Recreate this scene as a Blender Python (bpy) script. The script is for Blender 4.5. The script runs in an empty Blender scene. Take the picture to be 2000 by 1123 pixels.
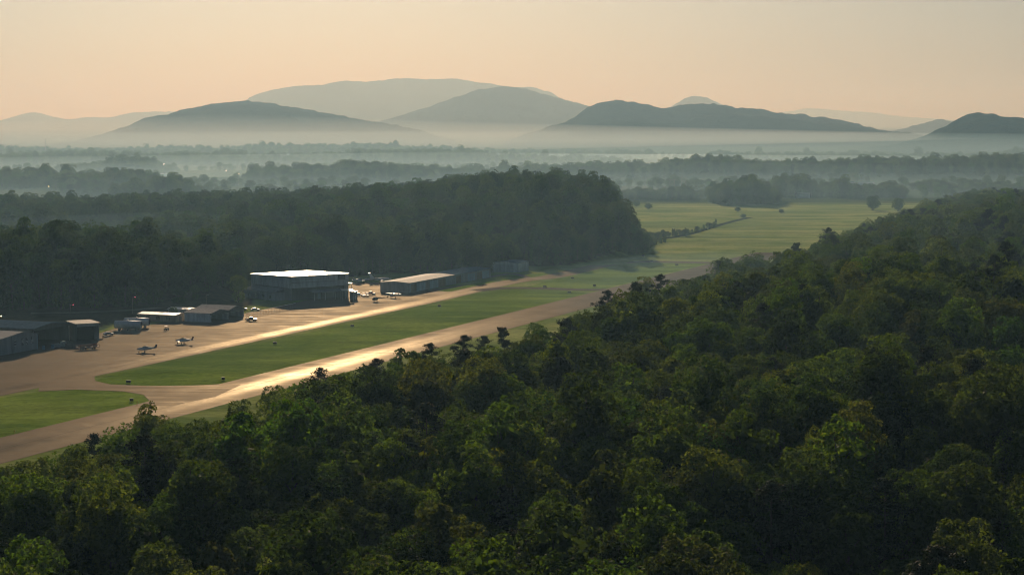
import bpy, math, random
import numpy as np
from mathutils import Vector, Matrix

random.seed(7)
DEN = True
RNG = np.random.default_rng(11)
S = bpy.context.scene
COL = S.collection

# ------------------------------------------------------------------ camera
F = 3889.0            # focal length in pixels of the 2000 px wide photograph
HZ = 235.0            # row of the horizon
H = 93.0              # metres above the runway
PIT = math.atan((561.5 - HZ) / F)
CP, SP = math.cos(PIT), math.sin(PIT)


def ray(px, py):
    a, b = (px - 1000) / F, (561.5 - py) / F
    return a, CP + SP * b, -SP + CP * b


def G(px, py, z=0.0):
    a, y, zz = ray(px, py)
    t = (z - H) / zz
    return (a * t, y * t)


def W(px, d):
    return ((px - 1000) / F * CP * d, d)


def ZAT(py, d):
    a, y, zz = ray(1000, py)
    return H + zz / y * d


def project(x, y, z):
    zc = y * CP - (z - H) * SP
    yc = y * SP + (z - H) * CP
    return 1000 + F * x / zc, 561.5 - F * yc / zc, zc


cam = bpy.data.cameras.new('camera')
cam.sensor_width = 36.0
cam.lens = F * 36.0 / 2000.0
cam.clip_start = 1.0
cam.clip_end = 200000.0
co = bpy.data.objects.new('camera', cam)
COL.objects.link(co)
co.location = (0, 0, H)
co.rotation_euler = (math.pi / 2 - PIT, 0, 0)
S.camera = co

# runway axis
_a = np.array(G(0, 855)); _b = np.array(G(1490, 490))
RD = (_b - _a) / np.linalg.norm(_b - _a)          # along the runway
ND = np.array([-RD[1], RD[0]])                    # to its left (towards the hangars)
RYAW = math.atan2(RD[1], RD[0])


# ------------------------------------------------------------------ tagging
def tag(o, label, cat=None, group=None, kind=None):
    o['label'] = label
    if cat: o['category'] = cat
    if group: o['group'] = group
    if kind: o['kind'] = kind
    return o


def empty(name, loc, rz=0.0, label=None, cat=None, group=None):
    o = bpy.data.objects.new(name, None)
    COL.objects.link(o)
    o.location = loc
    o.rotation_euler = (0, 0, rz)
    o.empty_display_size = 0.5
    if label: tag(o, label, cat, group)
    return o


class MB:
    """collects shapes into one mesh"""
    def __init__(self):
        self.v, self.f, self.uv = [], [], None

    def add(self, vs, fs):
        n = len(self.v)
        self.v.extend([tuple(p) for p in vs])
        self.f.extend([tuple(i + n for i in f) for f in fs])
        return self

    def box(self, x0, x1, y0, y1, z0, z1):
        vs = [(x0, y0, z0), (x1, y0, z0), (x1, y1, z0), (x0, y1, z0), (x0, y0, z1), (x1, y0, z1), (x1, y1, z1), (x0, y1, z1)]
        return self.add(vs, [(0, 3, 2, 1), (4, 5, 6, 7), (0, 1, 5, 4), (1, 2, 6, 5), (2, 3, 7, 6), (3, 0, 4, 7)])

    def prism(self, pts, axis, a, b):
        """outline pts (2-D) swept along axis from a to b; axis 'x': pts are (y,z); 'y': (x,z); 'z': (x,y)"""
        def mk(p, t):
            return {'x': (t, p[0], p[1]), 'y': (p[0], t, p[1]), 'z': (p[0], p[1], t)}[axis]
        n = len(pts)
        vs = [mk(p, a) for p in pts] + [mk(p, b) for p in pts]
        fs = [tuple(range(n - 1, -1, -1)), tuple(range(n, 2 * n))]
        fs += [(i, (i + 1) % n, n + (i + 1) % n, n + i) for i in range(n)]
        return self.add(vs, fs)

    def tube(self, pts, rads, n=10, cap=True):
        pts = [Vector(p) for p in pts]
        if not hasattr(rads, '__len__'): rads = [rads] * len(pts)
        rings = []
        prev = None
        for i, p in enumerate(pts):
            d = (pts[min(i + 1, len(pts) - 1)] - pts[max(i - 1, 0)])
            d = d.normalized() if d.length > 1e-9 else Vector((0, 0, 1))
            ref = Vector((0, 0, 1)) if abs(d.z) < .9 else Vector((1, 0, 0))
            if prev is not None: ref = prev
            s = d.cross(ref).normalized(); t = s.cross(d).normalized()
            prev = t
            rings.append([p + (s * math.cos(k * 2 * math.pi / n) + t * math.sin(k * 2 * math.pi / n)) * rads[i] for k in range(n)])
        vs = [q for r in rings for q in r]
        fs = []
        for i in range(len(rings) - 1):
            for k in range(n):
                fs.append((i * n + k, i * n + (k + 1) % n, (i + 1) * n + (k + 1) % n, (i + 1) * n + k))
        if cap:
            fs.append(tuple(range(n - 1, -1, -1)))
            m = (len(rings) - 1) * n
            fs.append(tuple(range(m, m + n)))
        return self.add(vs, fs)

    def loft(self, secs, n=12):
        """secs: (x, z centre, half width y, half height z) ellipses along x"""
        vs, fs = [], []
        for (x, zc, ry, rz) in secs:
            for k in range(n):
                a = 2 * math.pi * k / n
                vs.append((x, ry * math.cos(a), zc + rz * math.sin(a)))
        for i in range(len(secs) - 1):
            for k in range(n):
                fs.append((i * n + k, i * n + (k + 1) % n, (i + 1) * n + (k + 1) % n, (i + 1) * n + k))
        fs.append(tuple(range(n)))
        m = (len(secs) - 1) * n
        fs.append(tuple(range(m + n - 1, m - 1, -1)))
        return self.add(vs, fs)

    def build(self, name, mat, parent=None, smooth=False, loc=None):
        me = bpy.data.meshes.new(name)
        me.from_pydata(self.v, [], self.f)
        me.validate()
        me.update()
        me.materials.append(mat)
        if smooth: me.polygons.foreach_set('use_smooth', [True] * len(me.polygons))
        o = bpy.data.objects.new(name, me)
        COL.objects.link(o)
        if parent: o.parent = parent
        if loc: o.location = loc
        return o


def copy_tree(o, parent=None):
    c = o.copy()
    COL.objects.link(c)
    c.parent = parent
    for ch in list(o.children):
        copy_tree(ch, c)
    return c


def np_mesh(name, verts, faces, mat, smooth=False):
    verts = np.asarray(verts, dtype=np.float32); faces = np.asarray(faces, dtype=np.int32)
    me = bpy.data.meshes.new(name)
    me.vertices.add(len(verts)); me.vertices.foreach_set('co', verts.ravel())
    k = faces.shape[1]
    me.loops.add(faces.size); me.loops.foreach_set('vertex_index', faces.ravel())
    me.polygons.add(len(faces))
    me.polygons.foreach_set('loop_start', np.arange(0, faces.size, k, dtype=np.int32))
    me.polygons.foreach_set('loop_total', np.full(len(faces), k, dtype=np.int32))
    if smooth: me.polygons.foreach_set('use_smooth', np.ones(len(faces), dtype=bool))
    me.update(calc_edges=True)
    me.materials.append(mat)
    return me


def link(name, me, parent=None):
    o = bpy.data.objects.new(name, me)
    COL.objects.link(o)
    if parent: o.parent = parent
    return o


# ------------------------------------------------------------------ materials
def newmat(name):
    m = bpy.data.materials.new(name)
    m.use_nodes = True
    nt = m.node_tree
    b = nt.nodes['Principled BSDF']
    return m, nt, b


def N(nt, t, **kw):
    n = nt.nodes.new(t)
    for k, v in kw.items():
        if k in n.inputs.keys(): n.inputs[k].default_value = v
        else: setattr(n, k, v)
    return n


def noise(nt, vec, scale, detail=4, rough=.55):
    n = N(nt, 'ShaderNodeTexNoise')
    n.inputs['Scale'].default_value = scale; n.inputs['Detail'].default_value = detail; n.inputs['Roughness'].default_value = rough
    if vec is not None: nt.links.new(vec, n.inputs['Vector'])
    return n.outputs['Fac']


def ramp(nt, fac, stops):
    r = N(nt, 'ShaderNodeValToRGB')
    e = r.color_ramp.elements
    while len(e) > 1: e.remove(e[-1])
    for i, (p, c) in enumerate(stops):
        if not hasattr(c, '__len__'): c = (c, c, c)
        q = e[0] if i == 0 else e.new(p)
        q.position = p
        q.color = (*c[:3], 1)
    nt.links.new(fac, r.inputs['Fac'])
    return r.outputs['Color']


def mix(nt, a, b, fac, mode='MIX'):
    m = N(nt, 'ShaderNodeMix', data_type='RGBA', blend_type=mode)
    for s, v in ((m.inputs[6], a), (m.inputs[7], b)):
        if isinstance(v, (tuple, list)): s.default_value = (*v[:3], 1)
        else: nt.links.new(v, s)
    if isinstance(fac, (int, float)): m.inputs[0].default_value = fac
    else: nt.links.new(fac, m.inputs[0])
    return m.outputs[2]


def math_(nt, op, a, b=0.0, clamp=False):
    m = N(nt, 'ShaderNodeMath', operation=op, use_clamp=clamp)
    for s, v in ((m.inputs[0], a), (m.inputs[1], b)):
        if isinstance(v, (int, float)): s.default_value = v
        else: nt.links.new(v, s)
    return m.outputs[0]


def position(nt):
    return N(nt, 'ShaderNodeNewGeometry').outputs['Position']


def objco(nt):
    return N(nt, 'ShaderNodeTexCoord').outputs['Object']


def mapping(nt, vec, scale=(1, 1, 1), rot=(0, 0, 0)):
    m = N(nt, 'ShaderNodeMapping')
    m.inputs['Scale'].default_value = scale; m.inputs['Rotation'].default_value = rot
    nt.links.new(vec, m.inputs['Vector'])
    return m.outputs['Vector']


def bump(nt, b, height, strength, dist):
    n = N(nt, 'ShaderNodeBump')
    n.inputs['Strength'].default_value = strength; n.inputs['Distance'].default_value = dist
    nt.links.new(height, n.inputs['Height'])
    nt.links.new(n.outputs['Normal'], b.inputs['Normal'])


def simple(name, col, rough=.6, metal=0.0, var=.25, scale=1.5, spec=.5):
    m, nt, b = newmat(name)
    o = objco(nt)
    n = noise(nt, o, scale, 5)
    lo = tuple(c * (1 - var) for c in col); hi = tuple(min(1, c * (1 + var)) for c in col)
    nt.links.new(ramp(nt, n, [(.25, lo), (.75, hi)]), b.inputs['Base Color'])
    b.inputs['Roughness'].default_value = rough
    b.inputs['Metallic'].default_value = metal
    b.inputs['Specular IOR Level'].default_value = spec
    return m


def corrugated(name, col, rough=.5, metal=0.0, pitch=.3, axis='X', var=.2, spec=.5, rust=0.0):
    m, nt, b = newmat(name)
    o = objco(nt)
    n = noise(nt, mapping(nt, o, (.5, .5, .12)), 1.2, 5)
    lo = tuple(c * (1 - var) for c in col); hi = tuple(min(1, c * (1 + var)) for c in col)
    c = ramp(nt, n, [(.3, lo), (.7, hi)])
    if rust:
        c = mix(nt, c, (.18, .10, .06), ramp(nt, noise(nt, o, .7, 6, .7), [(.5, 0), (.75, rust)]))
    nt.links.new(c, b.inputs['Base Color'])
    w = N(nt, 'ShaderNodeTexWave', wave_type='BANDS', bands_direction=axis)
    w.inputs['Scale'].default_value = 1.0 / (pitch * math.pi) * 3.14 / 2
    nt.links.new(o, w.inputs['Vector'])
    bump(nt, b, w.outputs['Fac'], .35, .04)
    b.inputs['Roughness'].default_value = rough
    b.inputs['Metallic'].default_value = metal
    b.inputs['Specular IOR Level'].default_value = spec
    return m


def emit(name, col, strength):
    m, nt, b = newmat(name)
    b.inputs['Base Color'].default_value = (.02, .02, .02, 1)
    b.inputs['Emission Color'].default_value = (*col, 1)
    b.inputs['Emission Strength'].default_value = strength
    return m


def leafmat(name, lo, hi, vary=True, trans=.35, warm=(.10, .085, .02)):
    m, nt, b = newmat(name)
    oi = N(nt, 'ShaderNodeObjectInfo')
    ge = N(nt, 'ShaderNodeNewGeometry')
    c = mix(nt, lo, hi, ramp(nt, ge.outputs['Random Per Island'], [(0, 0), (1, 1)]))
    if vary:
        h = N(nt, 'ShaderNodeHueSaturation')
        nt.links.new(c, h.inputs['Color'])
        r = oi.outputs['Random']
        hue = math_(nt, 'ADD', math_(nt, 'MULTIPLY', r, .026), .482)
        nt.links.new(hue, h.inputs['Hue'])
        fr = math_(nt, 'FRACT', math_(nt, 'MULTIPLY', r, 7.31))
        nt.links.new(math_(nt, 'ADD', math_(nt, 'MULTIPLY', fr, .7), .65), h.inputs['Value'])
        fr2 = math_(nt, 'FRACT', math_(nt, 'MULTIPLY', r, 13.7))
        nt.links.new(math_(nt, 'ADD', math_(nt, 'MULTIPLY', fr2, .35), .68), h.inputs['Saturation'])
        c = h.outputs['Color']
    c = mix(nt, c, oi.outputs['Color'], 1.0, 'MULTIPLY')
    nt.links.new(c, b.inputs['Base Color'])
    b.inputs['Roughness'].default_value = .7
    b.inputs['Specular IOR Level'].default_value = .06
    t = N(nt, 'ShaderNodeBsdfTranslucent')
    nt.links.new(mix(nt, c, (2.25, 2.15, .5), 1.0, 'MULTIPLY'), t.inputs['Color'])
    s = N(nt, 'ShaderNodeMixShader')
    s.inputs[0].default_value = trans
    nt.links.new(b.outputs[0], s.inputs[1]); nt.links.new(t.outputs[0], s.inputs[2])
    nt.links.new(s.outputs[0], nt.nodes['Material Output'].inputs['Surface'])
    return m


def grassmat(name, c0, c1, c2, far=False):
    m, nt, b = newmat(name)
    p = position(nt)
    st = mapping(nt, p, (.02, .006, .02), (0, 0, -RYAW + math.pi / 2))
    n1 = noise(nt, st, 3.0, 5)
    n2 = noise(nt, p, .35, 6, .7)
    n3 = noise(nt, p, .018, 5, .6)
    c = mix(nt, c0, c1, ramp(nt, n1, [(.35, 0), (.65, 1)]))
    c = mix(nt, c, c2, ramp(nt, n3, [(.42, 0), (.58, .95)]))
    c = mix(nt, c, tuple(q * .55 for q in c0), ramp(nt, n2, [(.30, .75), (.55, 0)]))
    c = mix(nt, c, (c0[0] * .8, c0[1] * .85, c0[2]), ramp(nt, noise(nt, p, .0065, 6, .6), [(.44, 0), (.60, .7)]))
    sx_ = noise(nt, mapping(nt, p, (.006, .035, .02), (0, 0, .22)), 1.0, 6, .65)
    c = mix(nt, c, tuple(q * .6 for q in c0), ramp(nt, sx_, [(.38, .40), (.50, 0)]))
    c = mix(nt, c, tuple(q * 1.25 for q in c2), ramp(nt, sx_, [(.51, 0), (.64, .45)]))
    if far:
        vor = N(nt, 'ShaderNodeTexVoronoi')
        vor.inputs['Scale'].default_value = .0042
        nt.links.new(mix(nt, p, noise(nt, p, .004, 3), .0), vor.inputs['Vector'])
        sep = N(nt, 'ShaderNodeSeparateColor'); nt.links.new(vor.outputs['Color'], sep.inputs[0])
        patch = ramp(nt, sep.outputs[0], [(0, (.014, .026, .012)), (.35, (.02, .034, .014)), (.6, (.036, .044, .018)), (.85, (.024, .038, .015)), (1, (.042, .044, .024))])
        sp = N(nt, 'ShaderNodeSeparateXYZ'); nt.links.new(p, sp.inputs[0])
        c = mix(nt, c, patch, math_(nt, 'MULTIPLY', math_(nt, 'SUBTRACT', sp.outputs['Y'], 2180), .01, True))
        c = mix(nt, c, (.022, .032, .014), math_(nt, 'MULTIPLY', math_(nt, 'SUBTRACT', sp.outputs['Y'], 4300), .001, True))
    if far:      # brown leaf litter in the woods, and tree shade painted on the yard
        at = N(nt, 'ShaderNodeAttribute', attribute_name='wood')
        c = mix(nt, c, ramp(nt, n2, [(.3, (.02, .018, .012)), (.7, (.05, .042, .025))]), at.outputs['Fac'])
    nt.links.new(c, b.inputs['Base Color'])
    b.inputs['Roughness'].default_value = 1.0
    b.inputs['Specular IOR Level'].default_value = 0.0
    b.inputs['Sheen Weight'].default_value = .6
    b.inputs['Sheen Roughness'].default_value = .45
    nt.links.new(mix(nt, c, (4.8, 4.6, 3.8), 1.0, 'MULTIPLY'), b.inputs['Sheen Tint'])
    hh = math_(nt, 'ADD', math_(nt, 'MULTIPLY', noise(nt, p, .05, 3), 2.4), math_(nt, 'MULTIPLY', n2, .35))
    bump(nt, b, hh, .9, 1.0)
    return m


def pavemat(name, col, rough, band=None, streak=.26, seam=True):
    """old asphalt; UV = metres along, metres across. band: half width of the tyre-polished middle"""
    m, nt, b = newmat(name)
    p = position(nt)
    al = mapping(nt, p, (.012, .25, .1), (0, 0, -RYAW))
    n1 = noise(nt, al, 1.6, 6, .65)
    n2 = noise(nt, p, .06, 5, .6)
    n3 = noise(nt, p, 1.1, 4, .7)
    c = mix(nt, tuple(q * .72 for q in col), tuple(q * 1.25 for q in col), ramp(nt, n2, [(.3, 0), (.7, 1)]))
    c = mix(nt, c, tuple(q * .6 for q in col), ramp(nt, n1, [(.55, 0), (.75, .6)]))
    r = math_(nt, 'ADD', math_(nt, 'MULTIPLY', math_(nt, 'SUBTRACT', n1, .5), streak), rough)
    r = math_(nt, 'ADD', r, math_(nt, 'MULTIPLY', math_(nt, 'SUBTRACT', n2, .5), .28))
    if band:
        uv = N(nt, 'ShaderNodeUVMap').outputs['UV']
        sx = N(nt, 'ShaderNodeSeparateXYZ'); nt.links.new(uv, sx.inputs[0])
        av = math_(nt, 'ABSOLUTE', math_(nt, 'ADD', sx.outputs['Y'], math_(nt, 'MULTIPLY', math_(nt, 'SUBTRACT', n1, .5), 2.2)))
        pol = ramp(nt, math_(nt, 'DIVIDE', av, band * 2), [(.0, 1), (.35, .9), (.75, .2), (1, 0)])
        r = math_(nt, 'SUBTRACT', r, math_(nt, "MULTIPLY", pol, .16))
        if seam:
            s1 = math_(nt, 'LESS_THAN', math_(nt, 'ABSOLUTE', math_(nt, 'SUBTRACT', sx.outputs['Y'], .6)), .14)
            c = mix(nt, c, (.02, .02, .02), math_(nt, 'MULTIPLY', s1, .6))
            r = math_(nt, 'ADD', r, math_(nt, 'MULTIPLY', s1, .3))
    r = math_(nt, 'MINIMUM', math_(nt, 'MAXIMUM', r, .3), 1.0)
    nt.links.new(r, b.inputs['Roughness'])
    nt.links.new(c, b.inputs['Base Color'])
    b.inputs['Specular IOR Level'].default_value = .042
    hh = math_(nt, 'ADD', math_(nt, 'MULTIPLY', n3, .06), math_(nt, 'MULTIPLY', n2, .8))
    bump(nt, b, hh, .35, 1.0)
    df = N(nt, 'ShaderNodeBsdfDiffuse'); nt.links.new(c, df.inputs['Color'])
    gl = N(nt, 'ShaderNodeBsdfAnisotropic'); gl.inputs['Color'].default_value = (.95, .83, .62, 1)      # gold of the low sun put into the gloss colour
    nt.links.new(r, gl.inputs['Roughness'])
    if b.inputs['Normal'].links: nt.links.new(b.inputs['Normal'].links[0].from_socket, gl.inputs['Normal'])
    ms = N(nt, 'ShaderNodeMixShader'); ms.inputs[0].default_value = .050
    nt.links.new(df.outputs[0], ms.inputs[1]); nt.links.new(gl.outputs[0], ms.inputs[2])
    nt.links.new(ms.outputs[0], nt.nodes['Material Output'].inputs['Surface'])
    return m


M = {}
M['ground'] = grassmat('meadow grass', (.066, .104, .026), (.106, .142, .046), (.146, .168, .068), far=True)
M['lawn'] = grassmat('mown infield grass', (.056, .094, .017), (.080, .130, .024), (.106, .150, .033))
M['runway'] = pavemat('runway asphalt', (.14, .114, .090), .55, band=5.0)
M['taxi'] = pavemat('taxiway asphalt', (.14, .114, .090), .55, band=3.2)
M['apron'] = pavemat('apron asphalt', (.14, .114, .090), .56, streak=.55)
M['dirt'] = pavemat('gravel track', (.16, .14, .12), .9)
M['ditch'] = simple('rank ditch grass', (.05, .065, .025), 1.0, var=.5, scale=.1, spec=0)
M['leaf'] = leafmat('broadleaf foliage', (.026, .060, .009), (.062, .112, .014), trans=.6)
M['needle'] = leafmat('pine needles', (.014, .030, .014), (.034, .052, .020), trans=.2)
M['bark'] = simple('bark', (.07, .055, .042), .9, var=.4, scale=3)
M['roof_shiny'] = corrugated('galvanised roof sheet', (.75, .74, .72), .30, .85, .4, 'X')
M['roof_grey'] = corrugated('weathered metal roof', (.30, .32, .33), .85, 0, .4, 'X', spec=.1)
M['roof_tan'] = corrugated('tan metal roof', (.40, .36, .29), .72, 0, .4, 'X', rust=.35, spec=.2)
M['roof_blue'] = corrugated('blue grey metal roof', (.13, .20, .26), 1.0, 0, .4, 'X', spec=0)
M['wall_grey'] = corrugated('grey metal wall sheet', (.38, .40, .41), .6, .0, .35, 'X')
M['wall_pale'] = corrugated('pale metal wall sheet', (.56, .60, .62), .55, .1, .35, 'X')
M['wall_white'] = corrugated('white metal wall sheet', (.66, .70, .72), .5, .05, .35, 'X')
M['wall_tan'] = corrugated('tan wall boards', (.36, .28, .19), .7, 0, .5, 'X', rust=.3)
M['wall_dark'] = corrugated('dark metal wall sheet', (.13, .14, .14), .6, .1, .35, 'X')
M['inside'] = simple('unlit hangar interior', (.05, .05, .05), .9)  # near-black colour stands for the shade inside the open hangars
M['door_blue'] = corrugated('pale blue door sheet', (.42, .55, .62), .55, .05, .5, 'Z')
M['trim'] = simple('white painted trim', (.7, .7, .68), .5, var=.08)
M['concrete'] = simple('concrete', (.32, .31, .29), .85)
M['white'] = simple('white aircraft paint', (.78, .78, .76), .22, var=.06)
M['navy'] = simple('dark blue aircraft paint', (.05, .07, .13), .25, var=.1)
M['maroon'] = simple('maroon aircraft paint', (.25, .05, .05), .25, var=.1)
M['glass'] = simple('dark tinted window', (.02, .025, .03), .08, var=.1)
M['black'] = simple('black rubber', (.02, .02, .02), .8)
M['steel'] = simple('galvanised steel', (.38, .38, .37), .4, .8)
M['red'] = simple('red car paint', (.26, .03, .025), .22, var=.1)
M['carwhite'] = simple('white car paint', (.74, .74, .73), .22, var=.05)
M['cardark'] = simple('charcoal car paint', (.04, .045, .05), .22, var=.1)
M['carblue'] = simple('blue car paint', (.06, .12, .2), .22, var=.1)
M['tank'] = simple('white tank paint', (.62, .68, .70), .4, var=.18, scale=.6)
M['rust'] = simple('rusty red paint', (.22, .075, .045), .7, var=.5, scale=2)
M['barrel'] = simple('blue plastic', (.07, .22, .36), .4)
M['canvas'] = simple('faded canvas', (.34, .36, .33), .85, var=.4)
M['timber'] = simple('weathered timber', (.23, .19, .14), .85, var=.4)
M['sign_backlit'] = simple('black sign face', (.025, .025, .025), .5)  # near-black colour stands for the shade on the backlit face
M['sign_yellow'] = simple('yellow sign face', (.55, .40, .03), .5, var=.1)
M['sign_shell'] = simple('aluminium sign housing', (.34, .33, .31), .6, 0)
M['lamp_red'] = emit('red obstruction lamp', (1, .10, .14), 7)
M['lamp_amber'] = emit('amber lamp', (1, .72, .25), 30)
M['lamp_white'] = emit('white lamp', (1, .95, .8), 30)


# ------------------------------------------------------------------ terrain
# wooded crests of the valley: (distance, half depth, [(column, row of the tree tops) ...], tree height)
CRESTS = [
    ('main', 5200, 260, [(-500, 287), (0, 290), (120, 292), (250, 291), (370, 288), (430, 291), (490, 284), (600, 285), (750, 283), (830, 289), (930, 294), (1050, 300), (1150, 302), (1250, 308)], 17),
    ('second', 4300, 200, [(-500, 306), (0, 302), (110, 300), (210, 296), (330, 300), (460, 300), (560, 304), (700, 297), (800, 293), (900, 296), (1000, 302), (1200, 313)], 17),
    ('right_far', 4700, 200, [(1400, 314), (1440, 304), (1560, 300), (1620, 310), (1700, 312), (1800, 305), (1900, 304), (2000, 295), (2500, 290)], 17),
    ('left_knoll', 3700, 90, [(130, 330), (190, 318), (245, 304), (290, 310), (330, 328)], 17),
    ('long_copse', 3100, 80, [(490, 336), (520, 331), (570, 328), (610, 321), (640, 326), (700, 314), (770, 316), (800, 322), (835, 330), (850, 345)], 18),
    ('valley_right', 3250, 110, [(850, 328), (950, 327), (1000, 325), (1100, 323), (1200, 319), (1270, 318), (1330, 310), (1390, 305), (1440, 314), (1530, 313), (1650, 312), (1700, 308), (1800, 309), (1900, 306), (2000, 303), (2500, 300)], 18),
    ('left_copse', 2800, 90, [(-500, 335), (0, 332), (30, 336), (90, 330), (105, 338), (125, 328), (165, 336)], 18),
    ('left_copse_b', 2650, 60, [(140, 348), (180, 338), (235, 332), (260, 337), (310, 342), (318, 352)], 17),
    ('left_copse_c', 2350, 40, [(230, 364), (260, 357), (310, 352), (345, 349), (372, 356), (382, 366)], 17),
]


def crest_amp(px, pts, d, th):
    xs = [p[0] for p in pts]; ys = [p[1] for p in pts]
    row = np.interp(px, xs, ys)
    top = H + (HZ - row) / F * d * 1.0
    inside = np.clip((px - xs[0] + 25) / 50, 0, 1) * np.clip((xs[-1] + 25 - px) / 50, 0, 1)
    return (top - th) * inside


def _vn(x, y, s, seed):
    """smooth value noise, -1..1"""
    r = np.random.default_rng(seed).random((64, 64)) * 2 - 1
    u, v = x / s, y / s
    i, j = np.floor(u).astype(int), np.floor(v).astype(int)
    a, b = u - i, v - j
    a, b = a * a * (3 - 2 * a), b * b * (3 - 2 * b)
    g = lambda p, q: r[p % 64, q % 64]
    return (g(i, j) * (1 - a) + g(i + 1, j) * a) * (1 - b) + (g(i, j + 1) * (1 - a) + g(i + 1, j + 1) * a) * b


def sstep(a, b, x):
    t = np.clip((x - a) / (b - a), 0, 1)
    return t * t * (3 - 2 * t)


RO = np.array(G(0, 855))             # a point on the left edge of the runway


def uv_of(x, y):
    dx, dy = x - RO[0], y - RO[1]
    return dx * RD[0] + dy * RD[1], dx * ND[0] + dy * ND[1]


def height(x, y):
    x = np.asarray(x, float); y = np.asarray(y, float)
    d = np.maximum(y, 1.0)
    px = 1000 + x / d * F / CP
    u, v = uv_of(x, y)
    h = np.zeros_like(x)
    # wooded slope between the camera and the runway, and the hill to the right
    w = sstep(-85, -300, v)
    s1 = 1.0 - sstep(1500, 2200, d)
    gx, gy = W(2120, 1420)
    hill = 24 * np.exp(-(((x - gx) / 210) ** 2 + ((y - gy) / 420) ** 2))
    gx, gy = W(1750, 780)
    hill += 13 * np.exp(-(((x - gx) / 110) ** 2 + ((y - gy) / 130) ** 2))
    gx, gy = W(1080, 415)
    hill += 8 * np.exp(-(((x - gx) / 190) ** 2 + ((y - gy) / 60) ** 2))
    gx, gy = W(1900, 480)
    hill += 9 * np.exp(-(((x - gx) / 70) ** 2 + ((y - gy) / 70) ** 2))
    hill += 4.0 * _vn(x, y, 120, 3) + 2.0 * _vn(x, y, 55, 4) - 3
    h = h + w * s1 * hill
    # the knoll behind the hangars
    row = np.interp(px, [-400, 0, 300, 600, 740, 800, 860, 900, 985, 1040, 1100, 1150, 1185, 1212, 1240], [386, 384, 379, 373, 364, 360, 350, 348, 340, 341, 336, 343, 349, 362, 418])
    h = h + np.maximum(H + (HZ - row) / F * 1640 - 25.5, 0) * sstep(1270, 1580, d) * (1 - sstep(1780, 2150, d)) * (v > 0) * (px < 1245)
    # bench under the front trees of the wood behind the sheds, and the dip behind it
    lf = (v > 0) * (1 - sstep(400, 475, px))
    h = h + lf * (10 * sstep(990, 1045, d) * (1 - sstep(1085, 1180, d)) - 9 * sstep(1180, 1260, d) * (1 - sstep(1480, 1640, d)))
    # valley floor
    far = sstep(2250, 2900, d)
    h = h + far * (3.0 * _vn(x, y, 420, 5) - 9)
    for (nm, dd, hw, pts, th) in CRESTS:
        a = crest_amp(px, pts, dd, th)
        bumpy = np.exp(-((d - dd) / (hw * 1.5)) ** 2)
        h = np.maximum(h, a * bumpy + h * (1 - bumpy) * 1.0 - 0.0) if True else h
    h = np.where(d > 6200, np.maximum(h, -10), h)
    return h


def build_ground():
    ang = np.concatenate([np.linspace(-180, -24, 40, endpoint=False), np.linspace(-24, 24, 320, endpoint=False), np.linspace(24, 180, 40, endpoint=False)])
    rad = np.concatenate([np.linspace(0.5, 300, 14, endpoint=False), np.geomspace(300, 7000, 420, endpoint=False), np.geomspace(7000, 48000, 30)])
    A, R_ = np.meshgrid(np.radians(ang), rad)
    X, Y = np.sin(A) * R_, np.cos(A) * R_
    Z = np.where(np.abs(A) < math.radians(80), height(X, Y), 0.0)
    nr, na = X.shape
    V = np.stack([X, Y, Z], -1).reshape(-1, 3)
    i, j = np.meshgrid(np.arange(nr - 1), np.arange(na), indexing='ij')
    jn = (j + 1) % na
    Fc = np.stack([i * na + j, i * na + jn, (i + 1) * na + jn, (i + 1) * na + j], -1).reshape(-1, 4)[:, ::-1]
    me = np_mesh('ground', V, Fc, M['ground'], smooth=True)
    o = link('ground', me)
    tag(o, 'rolling valley ground of pale olive meadow and fields under the woods', 'ground', kind='structure')
    return o


GROUND = build_ground()


# ------------------------------------------------------------------ paved and mown sheets
def sheet(name, poly, z, mat, label, cat):
    """poly: photo points on the level airfield, unprojected on to it"""
    pts = [G(px, py) for px, py in poly]
    mb = MB()
    mb.add([(x, y, z) for x, y in pts], [tuple(range(len(pts)))])
    o = mb.build(name, mat)
    if o.data.polygons[0].normal.z < 0: o.data.flip_normals()
    tag(o, label, cat, kind='structure')
    return o


def strip(name, line, width, z, mat, label, cat, dashes=None):
    """a ribbon along world points with UV in metres"""
    L = [np.array(p, float) for p in line]
    vs, fs, uvs = [], [], []
    s = 0.0
    for i, p in enumerate(L):
        d = L[min(i + 1, len(L) - 1)] - L[max(i - 1, 0)]
        d /= np.linalg.norm(d)
        n = np.array([-d[1], d[0]])
        if i: s += np.linalg.norm(p - L[i - 1])
        for k in (-1, -.5, 0, .5, 1):
            q = p + n * k * width / 2
            vs.append((q[0], q[1], z)); uvs.append((s, k * width / 2))
    for i in range(len(L) - 1):
        for k in range(4):
            a = i * 5 + k
            fs.append((a, a + 5, a + 6, a + 1)[::-1])
    me = bpy.data.meshes.new(name)
    me.from_pydata(vs, [], fs); me.update()
    if me.polygons[0].normal.z < 0: me.flip_normals()
    uvl = me.uv_layers.new(name='UVMap')
    for l in me.loops: uvl.data[l.index].uv = uvs[l.vertex_index]
    me.materials.append(mat)
    o = link(name, me)
    tag(o, label, cat, kind='structure')
    return o


RW = 27.0
rc = RO - ND * RW / 2
strip('runway', [rc + RD * t for t in np.linspace(-420, 885, 60)], RW, .06, M['runway'],
      'long worn asphalt runway shining in the low sun beside the near wood', 'runway')


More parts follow.
